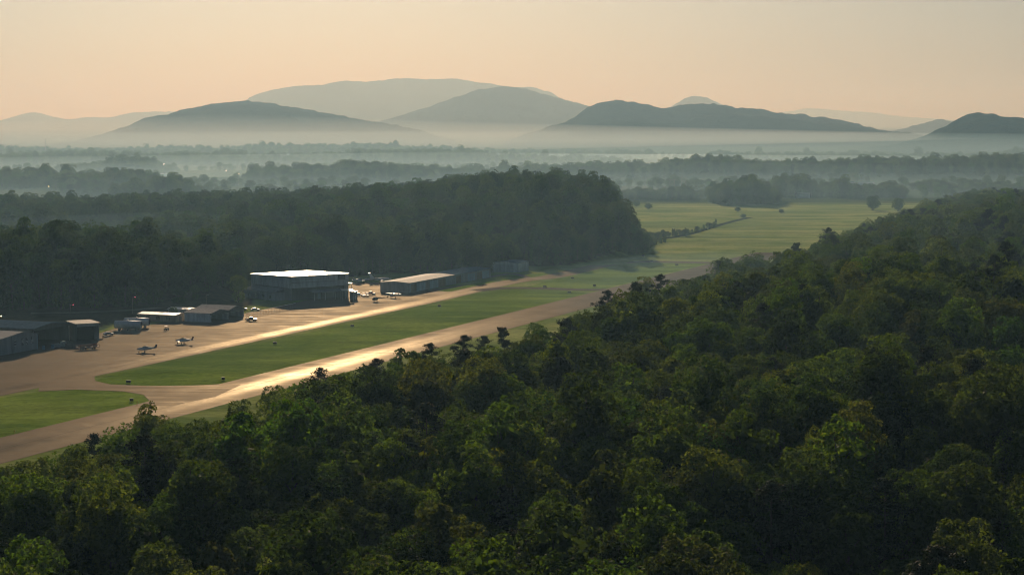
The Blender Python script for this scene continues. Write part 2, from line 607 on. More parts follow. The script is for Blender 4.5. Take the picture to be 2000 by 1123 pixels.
def smooth_line(pts, n=8):
    P = [np.array(p, float) for p in pts]
    out = []
    for i in range(len(P) - 1):
        p0, p1, p2, p3 = P[max(i - 1, 0)], P[i], P[i + 1], P[min(i + 2, len(P) - 1)]
        for k in range(n):
            t = k / n
            out.append(.5 * ((2 * p1) + (-p0 + p2) * t + (2 * p0 - 5 * p1 + 4 * p2 - p3) * t * t + (-p0 + 3 * p1 - 3 * p2 + p3) * t ** 3))
    out.append(P[-1])
    return out


taxi_px = [(-420, 858), (-200, 806), (0, 764), (200, 723), (430, 674), (640, 629), (840, 586), (990, 552), (1075, 541), (1125, 530), (1187, 516.5), (1250, 511.5), (1330, 512.5), (1400, 514)]
strip('taxiway', smooth_line([G(*p) for p in taxi_px]), 15.0, .075, M['taxi'],
      'long asphalt taxiway with a bright worn centre between apron and infield grass', 'taxiway')
strip('taxiway', smooth_line([G(930, 568), G(985, 563), G(1060, 563.5), G(1130, 566), G(1185, 566)]), 11.0, .09, M['dirt'],
      'narrow asphalt link crossing the infield beyond the long grass strip', 'taxiway')
sheet('taxiway', [(80, 745), (150, 738), (184, 735), (186, 744), (215, 751), (290, 754), (380, 753), (437, 750), (470, 752), (420, 775), (330, 793), (286, 790), (291, 782), (280, 771), (240, 764.5), (150, 761), (75, 764.5)], .09, M['apron'],
      'splayed asphalt link between the two infield lawns nearest the left edge', 'taxiway')
sheet('apron', [(-420, 862), (-420, 760), (-150, 705), (0, 668), (75, 655), (190, 652), (230, 640), (300, 634), (350, 622), (480, 612), (575, 592), (660, 572), (690, 552), (742, 552.5), (748, 568), (800, 570), (905, 556.5), (900, 560), (848, 567.5), (875, 570), (925, 566.5), (640, 629), (430, 674), (200, 723), (0, 764)], .045, M['apron'],
      'broad asphalt aircraft apron glowing gold in front of the hangars', 'apron')
sheet('lawn', [(186, 744), (205, 736), (227, 729.5), (300, 714), (499, 672), (640, 641), (720, 623.5), (860, 593.5), (905, 578), (985, 568), (1015, 567), (1090, 568.5), (1140, 571), (1146, 573.5), (750, 671), (437, 749.5), (380, 752), (290, 753), (215, 750)], .03, M['lawn'],
      'long mown green infield strip between runway and taxiway', 'lawn')
sheet('lawn', [(-420, 872), (-200, 821), (0, 777), (75, 765), (150, 761.5), (240, 765), (280, 772), (290, 782), (284, 786), (0, 854.5), (-420, 958)], .03, M['lawn'],
      'bright green mown infield lawn nearest the left corner', 'lawn')
sheet('lawn', [(1026, 562), (1070, 548.5), (1130, 537), (1190, 521), (1250, 515), (1330, 515.5), (1384, 514.5), (1170, 566), (1110, 563), (1060, 560.5)], .03, M['lawn'],
      'far mown infield lawn half covered by the shadow of the wood', 'lawn')
sheet('lawn', [(850, 568), (905, 558), (1000, 541), (1060, 533), (1075, 538), (990, 549), (900, 570)], .03, M['lawn'],
      'sunlit grass wedge between the long hangar row and the taxiway', 'lawn')
# service track through the yard and a path between the lawn and the far hangar
strip('path', smooth_line([G(60, 612), G(160, 610), G(280, 604), G(400, 590), G(470, 584)]), 7.0, .05, M['dirt'],
      'grey gravel service track running behind the low sheds', 'path')
strip('path', smooth_line([G(1040, 546), G(1000, 535), G(940, 545)]), 5.0, .05, M['dirt'],
      'narrow gravel path from the taxiway to the far white hangar', 'path')
strip('path', smooth_line([G(1228, 472), G(1300, 466), G(1345, 458), G(1385, 446), G(1430, 433), G(1465, 425)]), 7.0, .05, M['ditch'],
      'dark drainage ditch line crossing the meadow beyond the wood', 'ditch')


# ------------------------------------------------------------------ trees
def ico_dirs(n, rng):
    i = np.arange(n) + .5
    ph = np.arccos(1 - 2 * i / n); th = math.pi * (1 + 5 ** .5) * i
    d = np.stack([np.cos(th) * np.sin(ph), np.sin(th) * np.sin(ph), np.cos(ph)], -1)
    return d + rng.normal(0, .12, d.shape)


def leaf_quads(P, Nrm, size, rng, flat=.55):
    """one small four-cornered leaf spray per point, roughly facing Nrm"""
    n = len(P)
    nn = Nrm + rng.normal(0, flat, (n, 3))
    nn /= np.linalg.norm(nn, axis=1, keepdims=True)
    a = rng.normal(0, 1, (n, 3)); a -= nn * (a * nn).sum(1, keepdims=True); a /= np.linalg.norm(a, axis=1, keepdims=True)
    b = np.cross(nn, a)
    s = np.asarray(size)[:, None] if hasattr(size, '__len__') else size
    c1 = P + a * s * .62; c2 = P + b * s * .36 + nn * s * .10
    c3 = P - a * s * .55 + nn * s * .05; c4 = P - b * s * .38 + nn * s * .12
    V = np.stack([c1, c2, c3, c4], 1).reshape(-1, 3)
    return V, np.arange(4 * n).reshape(-1, 4)


def broadleaf(seed, Ht=21, Rr=5.6, base=.28, lobes=20, leaf=.52, per=30, top=1.0, squash=1.0):
    rng = np.random.default_rng(seed)
    Rr = Rr * 1.08
    zc = Ht * (base + 1) / 2; rz = Ht * (1 - base) / 2 * squash
    P, Nn, Sz = [], [], []
    dirs = ico_dirs(lobes, rng)
    rng.shuffle(dirs)
    for d in dirs:
        d = d / np.linalg.norm(d)
        k = rng.uniform(.50, .86)
        if d[2] < -.5: k *= .8
        taper = 1.0 - .28 * max(0, d[2]) * (2 - top)
        c = np.array([d[0] * Rr * k * taper, d[1] * Rr * k * taper, zc + d[2] * rz * k])
        lr = rng.uniform(.26, .44) * Rr
        for s in ico_dirs(11, rng):
            s = s / np.linalg.norm(s)
            if np.dot(s, d) < -.35 or s[2] < -.62: continue
            sc = c + s * lr * rng.uniform(.6, 1.0) * np.array([1, 1, .85])
            sr = lr * rng.uniform(.32, .55)
            m = int(per * rng.uniform(.7, 1.3))
            q = rng.normal(0, 1, (m, 3)); q /= np.linalg.norm(q, axis=1, keepdims=True)
            q = np.where(((q * (s + .6 * d + [0, 0, .6])).sum(1) < -.1)[:, None], -q, q)
            P.append(sc + q * sr * rng.uniform(.7, 1.08, (m, 1))); Nn.append(.40 * q + .30 * s + [0, 0, .35])
            Sz.append(rng.uniform(.65, 1.3, m) * leaf)
    m = 260      # interior foliage
    q = rng.normal(0, 1, (m, 3)); q /= np.linalg.norm(q, axis=1, keepdims=True)
    rr = rng.uniform(.25, .66, (m, 1))
    P.append(np.array([0, 0, zc]) + q * rr * np.array([Rr, Rr, rz])); Nn.append(q); Sz.append(rng.uniform(1.0, 1.9, m))
    m = 480      # low skirt of twigs and saplings round the foot
    q = rng.normal(0, 1, (m, 3)); q /= np.linalg.norm(q, axis=1, keepdims=True)
    P.append(np.array([0, 0, Ht * base * .75]) + q * rng.uniform(.7, 1, (m, 1)) * np.array([Rr * .72, Rr * .72, Ht * base * .8])); Nn.append(q + [0, 0, .3]); Sz.append(rng.uniform(.6, 1.3, m))
    P = np.concatenate(P); Nn = np.concatenate(Nn); Sz = np.concatenate(Sz)
    cr = leaf_quads(P, Nn, Sz, rng, .62)
    tk = MB()
    tk.tube([(0, 0, -3), (rng.normal(0, .1), rng.normal(0, .1), Ht * base), (rng.normal(0, .4), rng.normal(0, .4), Ht * .62), (rng.normal(0, .5), rng.normal(0, .5), Ht * .86)], [.40, .30, .17, .05], 8)
    for k in range(7):
        a = k * 2.4 + rng.random(); z0 = Ht * (base + .05 + .05 * k); r = Rr * rng.uniform(.5, .75)
        tk.tube([(0, 0, z0), (math.cos(a) * r * .5, math.sin(a) * r * .5, z0 + Ht * .09), (math.cos(a) * r, math.sin(a) * r, z0 + Ht * .15)], [.15, .1, .03], 6)
    return cr, tk


def pine(seed, Ht=24, bare=.35, spread=4.2, whorls=13, dens=1.0):
    rng = np.random.default_rng(seed)
    P, Nn, Sz = [], [], []
    tk = MB()
    lean = rng.normal(0, .5, 2)
    ax = lambda z: np.array([lean[0] * (z / Ht) ** 2, lean[1] * (z / Ht) ** 2, z])
    tk.tube([tuple(ax(z)) for z in (-3, Ht * .3, Ht * .6, Ht * .85, Ht * .99)], [.36, .28, .2, .1, .03], 8)
    for w in range(whorls):
        t = w / (whorls - 1)
        z0 = Ht * (bare + (1 - bare) * t) - rng.random() * .6
        R_ = spread * (.55 + .45 * min(1, t * 2)) * (1 - t ** 4.5) ** .6 * rng.uniform(.45, 1.25) + .7
        for k in range(rng.integers(2, 5)):
            a = rng.random() * 6.283
            L = R_ * rng.uniform(.5, 1.15)
            dr = np.array([math.cos(a), math.sin(a), rng.uniform(-.1, .5)])
            st = ax(z0); en = st + dr * L
            tk.tube([tuple(st), tuple((st + en) / 2 + [0, 0, -.1]), tuple(en)], [.08, .05, .02], 5)
            for q in range(int(3 + 1.6 * L)):
                f = rng.uniform(.3, 1.1)
                c = st + dr * L * f + rng.normal(0, .42, 3) * [1, 1, .6]
                m = int(22 * dens)
                g = rng.normal(0, 1, (m, 3)); g /= np.linalg.norm(g, axis=1, keepdims=True)
                P.append(c + g * np.array([.85, .85, .5]) * rng.uniform(.4, 1.25, (m, 1))); Nn.append(g + [0, 0, .6])
                Sz.append(rng.uniform(.25, .5, m))
    c = ax(Ht)
    m = 60
    g = rng.normal(0, 1, (m, 3)); g /= np.linalg.norm(g, axis=1, keepdims=True)
    P.append(c - [0, 0, .4] + g * [1.3, 1.3, .5]); Nn.append(g); Sz.append(rng.uniform(.25, .5, m))
    P = np.concatenate(P); Nn = np.concatenate(Nn); Sz = np.concatenate(Sz)
    return leaf_quads(P, Nn, Sz, rng, .5), tk


def tree_meshes(nm, cr, tk, lm):
    crown = np_mesh('crown', cr[0], cr[1], lm)
    trunk = bpy.data.meshes.new('trunk')
    trunk.from_pydata(tk.v, [], tk.f); trunk.update(); trunk.materials.append(M['bark'])
    return crown, trunk


BV = [   # form words, height, radius, generator arguments
    ('round-crowned', 21, 5.6, dict(seed=1)),
    ('broad spreading', 20, 6.8, dict(seed=2, lobes=26, base=.26)),
    ('tall domed', 25, 5.6, dict(seed=3, lobes=24, base=.28)),
    ('narrow upright', 23, 3.9, dict(seed=4, lobes=18, base=.22, top=.9)),
    ('lumpy many-lobed', 21, 6.2, dict(seed=5, lobes=16, per=40)),
    ('loose open-crowned', 22, 5.2, dict(seed=6, lobes=12, per=34)),
    ('dense bushy', 16, 5.0, dict(seed=7, lobes=20, base=.15)),
    ('pointed-topped', 24, 4.8, dict(seed=8, lobes=20, base=.2, top=.55)),
    ('low rounded', 14, 4.6, dict(seed=9, lobes=16, base=.14)),
    ('wide flat-topped', 19, 6.9, dict(seed=10, lobes=24, base=.34)),
]
TM = []
for (w_, ht, rr, kw) in BV:
    cr, tk = broadleaf(Ht=ht, Rr=rr, **kw)
    TM.append(tree_meshes(w_, cr, tk, M['leaf']))
PV = [('thin bare-trunked', 25, dict(seed=31, bare=.45, spread=3.8, whorls=14)),
      ('ragged leaning', 23, dict(seed=32, bare=.3, spread=4.8, whorls=15)),
      ('dense dark', 24, dict(seed=33, bare=.22, spread=4.3, whorls=20, dens=1.2))]
PM = []
for (w_, ht, kw) in PV:
    cr, tk = pine(Ht=ht, **kw)
    PM.append(tree_meshes(w_, cr, tk, M['needle']))

TONES = [('deep green', (.68, .76, .80, 1)), ('olive green', (1.2, 1.05, .8, 1)), ('yellow-green', (1.3, 1.28, .8, 1)),
         ('grey-green', (1.2, 1.12, 1.5, 1)), ('mid green', (.98, 1.08, .95, 1)), ('blackish green', (.42, .49, .54, 1))]


def make_tree(name, pair, loc, rz, sc, tone, label=None, cat='tree', group=None):
    t = bpy.data.objects.new(name, None)
    COL.objects.link(t)
    t.empty_display_size = 1
    t.location = loc; t.rotation_euler = (0, 0, rz)
    t.scale = sc if hasattr(sc, '__len__') else (sc, sc, sc)
    c = link('crown', pair[0], t); c.color = tone
    k = link('trunk', pair[1], t)
    if label: tag(t, label, cat, group)
    return t


def poly_contains(poly, x, y):
    inside = np.zeros(len(x), bool)
    n = len(poly)
    for i in range(n):
        x1, y1 = poly[i]; x2, y2 = poly[(i + 1) % n]
        c = ((y1 > y) != (y2 > y)) & (x < (x2 - x1) * (y - y1) / (y2 - y1 + 1e-12) + x1)
        inside ^= c
    return inside


def jitter_points(x0, x1, y0, y1, sp, rng, jit=.42):
    gx = np.arange(x0, x1, sp); gy = np.arange(y0, y1, sp * .87)
    X, Y = np.meshgrid(gx, gy)
    X = X + (np.arange(len(gy))[:, None] % 2) * sp / 2
    X = X + rng.uniform(-jit, jit, X.shape) * sp; Y = Y + rng.uniform(-jit, jit, Y.shape) * sp
    return X.ravel(), Y.ravel()


def edge_distance(poly, x, y):
    best = np.full(len(x), 1e9)
    for i in range(len(poly)):
        (x1, y1), (x2, y2) = poly[i], poly[(i + 1) % len(poly)]
        L2 = (x2 - x1) ** 2 + (y2 - y1) ** 2 + 1e-9
        t = np.clip(((x - x1) * (x2 - x1) + (y - y1) * (y2 - y1)) / L2, 0, 1)
        best = np.minimum(best, np.hypot(x - x1 - t * (x2 - x1), y - y1 - t * (y2 - y1)))
    return best


# ---- the scatter modifier for wood that nobody could count
def scatter(name, pts, rot, scl, idx, pairs, label, cat, tone=(1, 1, 1, 1)):
    me = bpy.data.meshes.new(name)
    me.from_pydata([tuple(p) for p in pts], [], [])
    for an, tp, data, key in (('spin', 'FLOAT_VECTOR', np.stack([np.zeros(len(rot)), np.zeros(len(rot)), rot], -1), 'vector'),
                              ('size', 'FLOAT_VECTOR', scl, 'vector'), ('pick', 'INT', idx, 'value')):
        a = me.attributes.new(an, tp, 'POINT')
        a.data.foreach_set(key, np.ascontiguousarray(data).ravel())
    o = link(name, me)
    o.color = tone
    tag(o, label, cat, kind='stuff')
    ng = bpy.data.node_groups.new(name + ' trees', 'GeometryNodeTree')
    ng.interface.new_socket('Geometry', in_out='INPUT', socket_type='NodeSocketGeometry')
    ng.interface.new_socket('Geometry', in_out='OUTPUT', socket_type='NodeSocketGeometry')
    gi = ng.nodes.new('NodeGroupInput'); go = ng.nodes.new('NodeGroupOutput')
    jn = ng.nodes.new('GeometryNodeJoinGeometry')
    for c, k in pairs:
        j2 = ng.nodes.new('GeometryNodeJoinGeometry')
        for ob in (c, k):
            oi = ng.nodes.new('GeometryNodeObjectInfo')
            oi.transform_space = 'ORIGINAL'
            oi.inputs['Object'].default_value = ob
            oi.inputs['As Instance'].default_value = False
            ng.links.new(oi.outputs['Geometry'], j2.inputs[0])
        g2 = ng.nodes.new('GeometryNodeGeometryToInstance')
        ng.links.new(j2.outputs[0], g2.inputs[0])
        ng.links.new(g2.outputs[0], jn.inputs[0])
    ip = ng.nodes.new('GeometryNodeInstanceOnPoints')
    ng.links.new(gi.outputs[0], ip.inputs['Points'])
    ng.links.new(jn.outputs[0], ip.inputs['Instance'])
    ip.inputs['Pick Instance'].default_value = True
    for an, tp, sock in (('spin', 'FLOAT_VECTOR', 'Rotation'), ('size', 'FLOAT_VECTOR', 'Scale'), ('pick', 'INT', 'Instance Index')):
        na = ng.nodes.new('GeometryNodeInputNamedAttribute')
        na.data_type = tp
        na.inputs['Name'].default_value = an
        ng.links.new(na.outputs['Attribute'], ip.inputs[sock])
    ng.links.new(ip.outputs[0], go.inputs[0])
    md = o.modifiers.new('trees', 'NODES')
    md.node_group = ng
    return o


# ---- near wood: where its trees stand
TOPS = [(-420, 1015), (-100, 935), (0, 908), (100, 874), (250, 838), (400, 804), (560, 768), (700, 732), (780, 714), (840, 704), (900, 695), (1010, 679), (1050, 648), (1150, 606), (1300, 557), (1400, 529), (1500, 503), (1640, 458), (1740, 428), (1810, 402), (1880, 382), (2060, 374), (2300, 356)]
EDGE = [G(p, HZ + (q - np.interp(p, [0, 900, 1500], [48, 42, 20]) - HZ) * 93 / 70.5) for p, q in TOPS]      # the wood's foot, from the row its tree tops reach
NEAR = EDGE + [W(2300, 200), W(1900, 120), (70, 110), (-70, 110)]
rng = np.random.default_rng(5)
X, Y = jitter_points(-460, 760, 110, 2300, 10.6, rng)
u_, v_ = uv_of(X, Y)
pxx = 1000 + X / Y * F / CP
ok = poly_contains(NEAR, X, Y) & (pxx > -260) & (pxx < 2260) & (Y > 250)
# thin the far part a little and keep the camera's foreground clear of very near crowns
X, Y = X[ok], Y[ok]
Zg = height(X, Y)
n = len(X)
clump = _vn(X, Y, 38, 21)
pick = rng.choice(10, n, p=[.14, .12, .12, .08, .13, .1, .09, .08, .05, .09])
size = np.clip(rng.normal(1.0, .2, n) + .16 * clump, .5, 1.42)
ed = edge_distance(NEAR, X, Y)
size = np.where(ed < 16, size * rng.uniform(.55, 1.08, n), size)      # ragged skirt of younger trees
spin = rng.uniform(0, 6.283, n)
u_, v_ = uv_of(X, Y)
HTS = np.array([b[1] for b in BV], float); RDS = np.array([b[2] for b in BV], float)
# trees at the runway's side are mostly a little smaller
edge_d = -v_
ispine = rng.random(n) < np.where(edge_d < 105, .11, .035)
ppick = rng.choice(3, n)
hts = np.where(ispine, 24, HTS[pick])
tcol, trow, _ = project(X, Y, Zg + hts * size)
lim = np.interp(tcol, [t[0] for t in TOPS], [t[1] for t in TOPS]) - rng.uniform(-6, 12, n)
fit = (H - (lim - HZ) / F * Y - Zg) / hts
size = np.where(trow < lim, np.minimum(size, fit), size)
keep = size > .42
X, Y, Zg, pick, size, spin, ispine, ppick, v_ = [q[keep] for q in (X, Y, Zg, pick, size, spin, ispine, ppick, v_)]
n = len(X)

# ---- which trees show most: a coarse depth picture
BW, BH = 700, 393
buf = np.full((BH, BW), -1, int)
order = np.argsort(-Y)
yy, xx = np.mgrid[0:BH, 0:BW]
for i in order:
    if size[i] <= 0: continue
    r = (3.4 if ispine[i] else RDS[pick[i]]) * size[i] * .9
    hh = (24 if ispine[i] else HTS[pick[i]]) * size[i]
    cz = Zg[i] + hh * .64
    px, py, zc = project(X[i], Y[i], cz)
    k = BW / 2000
    rx, ry = r * F / zc * k, hh * .36 * F / zc * k
    cx, cy = px * k, py * k
    x0, x1, y0, y1 = int(max(0, cx - rx)), int(min(BW, cx + rx + 1)), int(max(0, cy - ry)), int(min(BH, cy + ry + 1))
    if x0 >= x1 or y0 >= y1: continue
    m = ((xx[y0:y1, x0:x1] - cx) / rx) ** 2 + ((yy[y0:y1, x0:x1] - cy) / ry) ** 2 < 1
    sub = buf[y0:y1, x0:x1]
    sub[m] = i
cnt = np.bincount(buf[buf >= 0], minlength=n)
N_ONE = 262
big = set(np.argsort(-cnt)[:N_ONE].tolist())
pxs, pys, _ = project(X, Y, Zg + np.where(ispine, 24, HTS[pick]) * size * .7)

# ---- single trees of the near wood, each with its label
def place_words(px, py):
    cx = ['far left', 'left', 'left of middle', 'middle', 'right of middle', 'right', 'far right'][int(np.clip(px / 2000 * 7, 0, 6))]
    if py > 1035: ro = 'along the bottom edge'
    elif py > 940: ro = 'just above bottom row'
    elif py > 845: ro = 'halfway up the wood'
    elif py > 740: ro = 'high in the wood'
    else: ro = 'at the wood top'
    return ro + ', ' + cx


recs = []
for i in big:
    if ispine[i]:
        form = PV[ppick[i]][0] + ' pine'; tn = 5 if rng.random() < .5 else 0
        name = 'pine_tree'
    else:
        form = BV[pick[i]][0] + ' tree'
        tn = int(rng.choice(6, p=[.24, .2, .12, .12, .2, .12]))
        name = 'broadleaf_tree'
    hs = 'small ' if size[i] < .82 else ('big ' if size[i] > 1.08 else '')
    recs.append((hs + TONES[tn][0] + ' ' + form, place_words(pxs[i], pys[i]), i, tn, name))
bykey = {}
for r in recs: bykey.setdefault((r[0], r[1]), []).append(r)
crown_first = {}
for (a, b), rs in bykey.items():
    rs.sort(key=lambda r: pxs[r[2]])
    for q, r in enumerate(rs):
        lab = a + ' ' + b
        if len(rs) == 2: lab += ', ' + ('left of two', 'right of two')[q]
        elif len(rs) == 3: lab += ', ' + ('leftmost of three', 'middle of three', 'rightmost of three')[q]
        i = r[2]
        pair = PM[ppick[i]] if ispine[i] else TM[pick[i]]
        t = make_tree(r[4], pair, (X[i], Y[i], Zg[i]), spin[i], size[i], TONES[r[3]][1], lab, 'tree', 'single trees of the near wood')
        crown_first.setdefault(('p', ppick[i]) if ispine[i] else ('b', pick[i]), t)

# ---- hand-placed trees that stand out
SPECIAL = [
    # kind, variant, column, row of the top, distance, tone, label
    ('p', 0, 945, 657, 690, 5, 'thin bare-trunked pine standing clear against the runway verge'),
    ('p', 2, 985, 640, 700, 5, 'tall dense dark pine with a leaning top, rightmost of the roadside pines'),
    ('p', 1, 905, 655, 680, 5, 'ragged dark pine in the middle of the pines beside the runway'),
    ('p', 1, 838, 671, 655, 0, 'bushy forked pine left of the ragged pines beside the runway'),
    ('b', 3, 778, 676, 640, 4, 'slim pointed green tree poking up against the runway'),
    ('p', 1, 735, 700, 610, 5, 'small dark pine just left of the slim pointed tree'),
    ('p', 1, 627, 718, 590, 5, 'dark flat-topped pine against the bright runway'),
    ('b', 5, 290, 783, 520, 1, 'ragged tall tree breaking the runway line in front of the grass corner'),
    ('b', 4, 1050, 632, 730, 4, 'bushy green tree just right of the roadside pines by the open verge'),
    ('p', 1, 1185, 568, 830, 5, 'dark pine tips overlapping the end of the link taxiway'),
    ('b', 2, 1260, 537, 900, 1, 'rounded dark tree rising over the far runway'),
    ('p', 0, 1290, 537, 890, 5, 'thin dark pine beside the rounded tree over the far runway'),
    ('b', 0, 1415, 497, 1010, 0, 'dark domed tree hiding the bend at the far runway end'),
    ('b', 1, 1625, 450, 1250, 4, 'broad pale tree on the wood edge below the meadow'),
    ('b', 1, 1905, 415, 1350, 0, 'wide tree on the crest of the wooded hill at the right'),
    ('b', 0, 465, 533, 1012, 4, 'lone rounded tree beside the left end of the big hangar'),
    ('b', 8, 338, 599, 935, 4, 'small tree sticking up in front of the long low shed'),
    ('b', 6, 1705, 380, 2067, 0, 'lone upright dark tree standing in the far meadow'),
    ('b', 6, 1755, 384, 2043, 0, 'rounded bush tree right of the lone meadow tree'),
    ('b', 6, 1243, 390, 2153, 0, 'small round tree at the meadow edge beside the knoll'),
    ('b', 6, 1266, 396, 2090, 0, 'small pointed bush standing alone in the meadow by the knoll'),
    ('b', 6, 1228, 393, 2153, 0, 'low bush at the foot of the wooded knoll'),
    ('b', 6, 1441, 404, 2032, 0, 'little dark tree at the upper end of the meadow ditch'),
    ('b', 6, 1452, 417, 1894, 0, 'small dark shrub just below the little tree at the ditch'),
    ('b', 6, 1526, 408, 1998, 0, 'pair-like low shrub in the meadow beyond the ditch'),
    ('b', 6, 1385, 434, 1730, 0, 'low shrub on the bank in the middle of the ditch'),
    ('b', 6, 1340, 446, 1600, 0, 'dark shrub at the end of the hedge along the ditch'),
]
for (kd, va, px, py, d, tn, lab) in SPECIAL:
    zt = ZAT(py, d)
    # column measured at the tree's own height
    a, ry_, rz_ = ray(px, py)
    x = a / ry_ * d
    zg = float(height(np.array([x]), np.array([d]))[0])
    base_h = PV[va][1] if kd == 'p' else BV[va][1]
    s = max(.12, (zt - zg) / (base_h * 1.0))
    sink = .22 if d > 1500 else 0.0
    zg -= sink * base_h * s / (1 - sink); s /= (1 - sink)
    wfac = (2.1 if px == 1755 else min(1.5, max(1.0, .8 / s))) if s < .9 else 1.0
    pair = PM[va] if kd == 'p' else TM[va]
    t = make_tree('pine_tree' if kd == 'p' else ('shrub' if 'shrub' in lab or 'bush' in lab and s < .6 else 'broadleaf_tree'), pair, (x, d, zg), rng.uniform(0, 6.28), (s * wfac, s * wfac, s), TONES[tn][1], lab, 'tree')
    crown_first.setdefault((kd, va), t)

SRC = []
for k in range(10):
    t = crown_first[('b', k)]
    SRC.append(tuple(t.children))
for k in range(3):
    t = crown_first[('p', k)]
    SRC.append(tuple(t.children))
SRC = SRC[::-1]              # the join node stacks its inputs in reverse


def pid(p):                  # index of a variant in the instance list
    return p


rest = np.array([i for i in range(n) if i not in big])
scatter('forest', np.stack([X[rest], Y[rest], Zg[rest]], -1), spin[rest],
        np.repeat(size[rest][:, None], 3, 1) * np.stack([rng.uniform(.9, 1.1, len(rest)), rng.uniform(.9, 1.1, len(rest)), rng.uniform(.9, 1.1, len(rest))], -1),
        np.where(ispine[rest], 10 + ppick[rest], pick[rest]).astype(np.int32), SRC,
        'dense dark green wood climbing the slope on the right of the runway', 'wood', tone=(.95, .95, .9, 1))

# ---- wood behind the hangars
BACK = [W(-420, 940), W(0, 972), W(250, 984), W(400, 1002), W(470, 1050), W(520, 1135), W(700, 1190), W(760, 1212), W(890, 1204), W(960, 1212), W(1000, 1250), W(1020, 1276), W(1060, 1268), W(1120, 1285), W(1180, 1335), W(1212, 1375), W(1235, 1450), W(1228, 1560), W(1215, 1700), W(1180, 1780), W(1000, 1820), W(600, 1880), W(0, 1950), W(-420, 1950)]
X2, Y2 = jitter_points(-760, 140, 920, 1980, 8.8, rng)
ok = poly_contains(BACK, X2, Y2)
X2, Y2 = X2[ok], Y2[ok]
Z2 = height(X2, Y2)
n2 = len(X2)
s2 = np.clip(rng.normal(1.0, .19, n2) + .26 * _vn(X2, Y2, 60, 22), .55, 1.4)
ed2 = edge_distance(BACK, X2, Y2)
s2 = np.where((ed2 < 22) & (Y2 > 1000), s2 * rng.uniform(.4, 1.1, n2), s2)
SKYL = [(-400, 389), (0, 386), (300, 381), (600, 374), (740, 364), (800, 360), (860, 350), (900, 347), (985, 335), (1040, 341), (1100, 333), (1150, 343), (1190, 350), (1212, 376), (1245, 410)]
c2, r2, _ = project(X2, Y2, Z2 + 21 * s2)
lm2 = np.interp(c2, [t[0] for t in SKYL], [t[1] for t in SKYL]) + rng.uniform(-3, 12, n2)
s2 = np.where(r2 < lm2, np.minimum(s2, np.maximum(.3, (H - (lm2 - HZ) / F * Y2 - Z2) / 21)), s2)
# younger growth spilling out at the wood's right end
SPILL = [W(1196, 1362), W(1262, 1385), W(1268, 1440), W(1252, 1560), W(1236, 1700), W(1205, 1760), W(1226, 1560), W(1232, 1450)]
X3, Y3 = jitter_points(50, 130, 1350, 1780, 5.5, rng)
ok = poly_contains(SPILL, X3, Y3)
X3, Y3 = X3[ok], Y3[ok]
X2 = np.concatenate([X2, X3]); Y2 = np.concatenate([Y2, Y3]); Z2 = np.concatenate([Z2, height(X3, Y3)])
s2 = np.concatenate([s2, rng.uniform(.18, .62, len(X3))]); n2 = len(X2)
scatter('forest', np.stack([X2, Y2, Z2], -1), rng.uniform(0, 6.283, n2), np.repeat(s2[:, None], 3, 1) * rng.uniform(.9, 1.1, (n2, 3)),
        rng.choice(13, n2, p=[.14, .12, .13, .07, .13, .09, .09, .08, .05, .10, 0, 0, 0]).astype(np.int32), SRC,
        'hazy dark wood and knoll behind the hangars, in its own shade', 'wood', tone=(.58, .64, .72, 1))  # leaf tone darkened and blued to put shade into the wood's colour
# dark ground: leaf litter in the two woods, painted tree shade on the yard
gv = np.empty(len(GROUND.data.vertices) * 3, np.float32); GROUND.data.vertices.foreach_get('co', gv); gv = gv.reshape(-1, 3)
YARD_SHADE = [G(-300, 690), G(0, 640), G(190, 640), G(240, 628), G(350, 615), G(480, 600), G(500, 592), W(480, 1075), W(250, 1030), W(-300, 1000)]
litter_and_shade = (poly_contains(YARD_SHADE, gv[:, 0], gv[:, 1]) | poly_contains(NEAR, gv[:, 0], gv[:, 1]) | poly_contains(BACK, gv[:, 0], gv[:, 1])).astype(np.float32)
GROUND.data.attributes.new('wood', 'FLOAT', 'POINT').data.foreach_set('value', litter_and_shade)
# hedge along the ditch
hx = []
for (a, b, m_) in (((1195, 497), (1260, 476), 80), ((1235, 470), (1345, 456), 150), ((1250, 482), (1300, 474), 40), ((1345, 456), (1400, 441), 26)):
    for k in range(m_):
        t = rng.random()
        hx.append(G(a[0] + (b[0] - a[0]) * t, a[1] + (b[1] - a[1]) * t + rng.uniform(-2.5, 2.5)))
hx = np.array(hx)
nh = len(hx)
scatter('hedge', np.concatenate([hx, height(hx[:, 0], hx[:, 1])[:, None]], 1), rng.uniform(0, 6.28, nh), np.repeat(rng.uniform(.08, .27, nh)[:, None], 3, 1),
        rng.choice([6, 8, 0, 3], nh).astype(np.int32), SRC, 'dark scrubby hedge along the ditch in the sunlit meadow', 'hedge')

# ---- woods across the valley
WOODW = {
    'main': 'long wooded crest at the far side of the misty valley', 'second': 'lower wooded ridge in front of the far valley crest',
    'right_far': 'pale far wooded rise under the steep hill at the right', 'left_knoll': 'rounded wooded knoll above the misty fields at the left',
    'long_copse': 'long dark copse standing in the mist of the valley', 'valley_right': 'long valley wood with one clump of taller trees',
    'left_copse': 'nearest wooded rise at the far left of the valley', 'left_copse_b': 'low hazy copse right of the far left rise', 'left_copse_c': 'small dark copse just above the wood behind the hangars'}


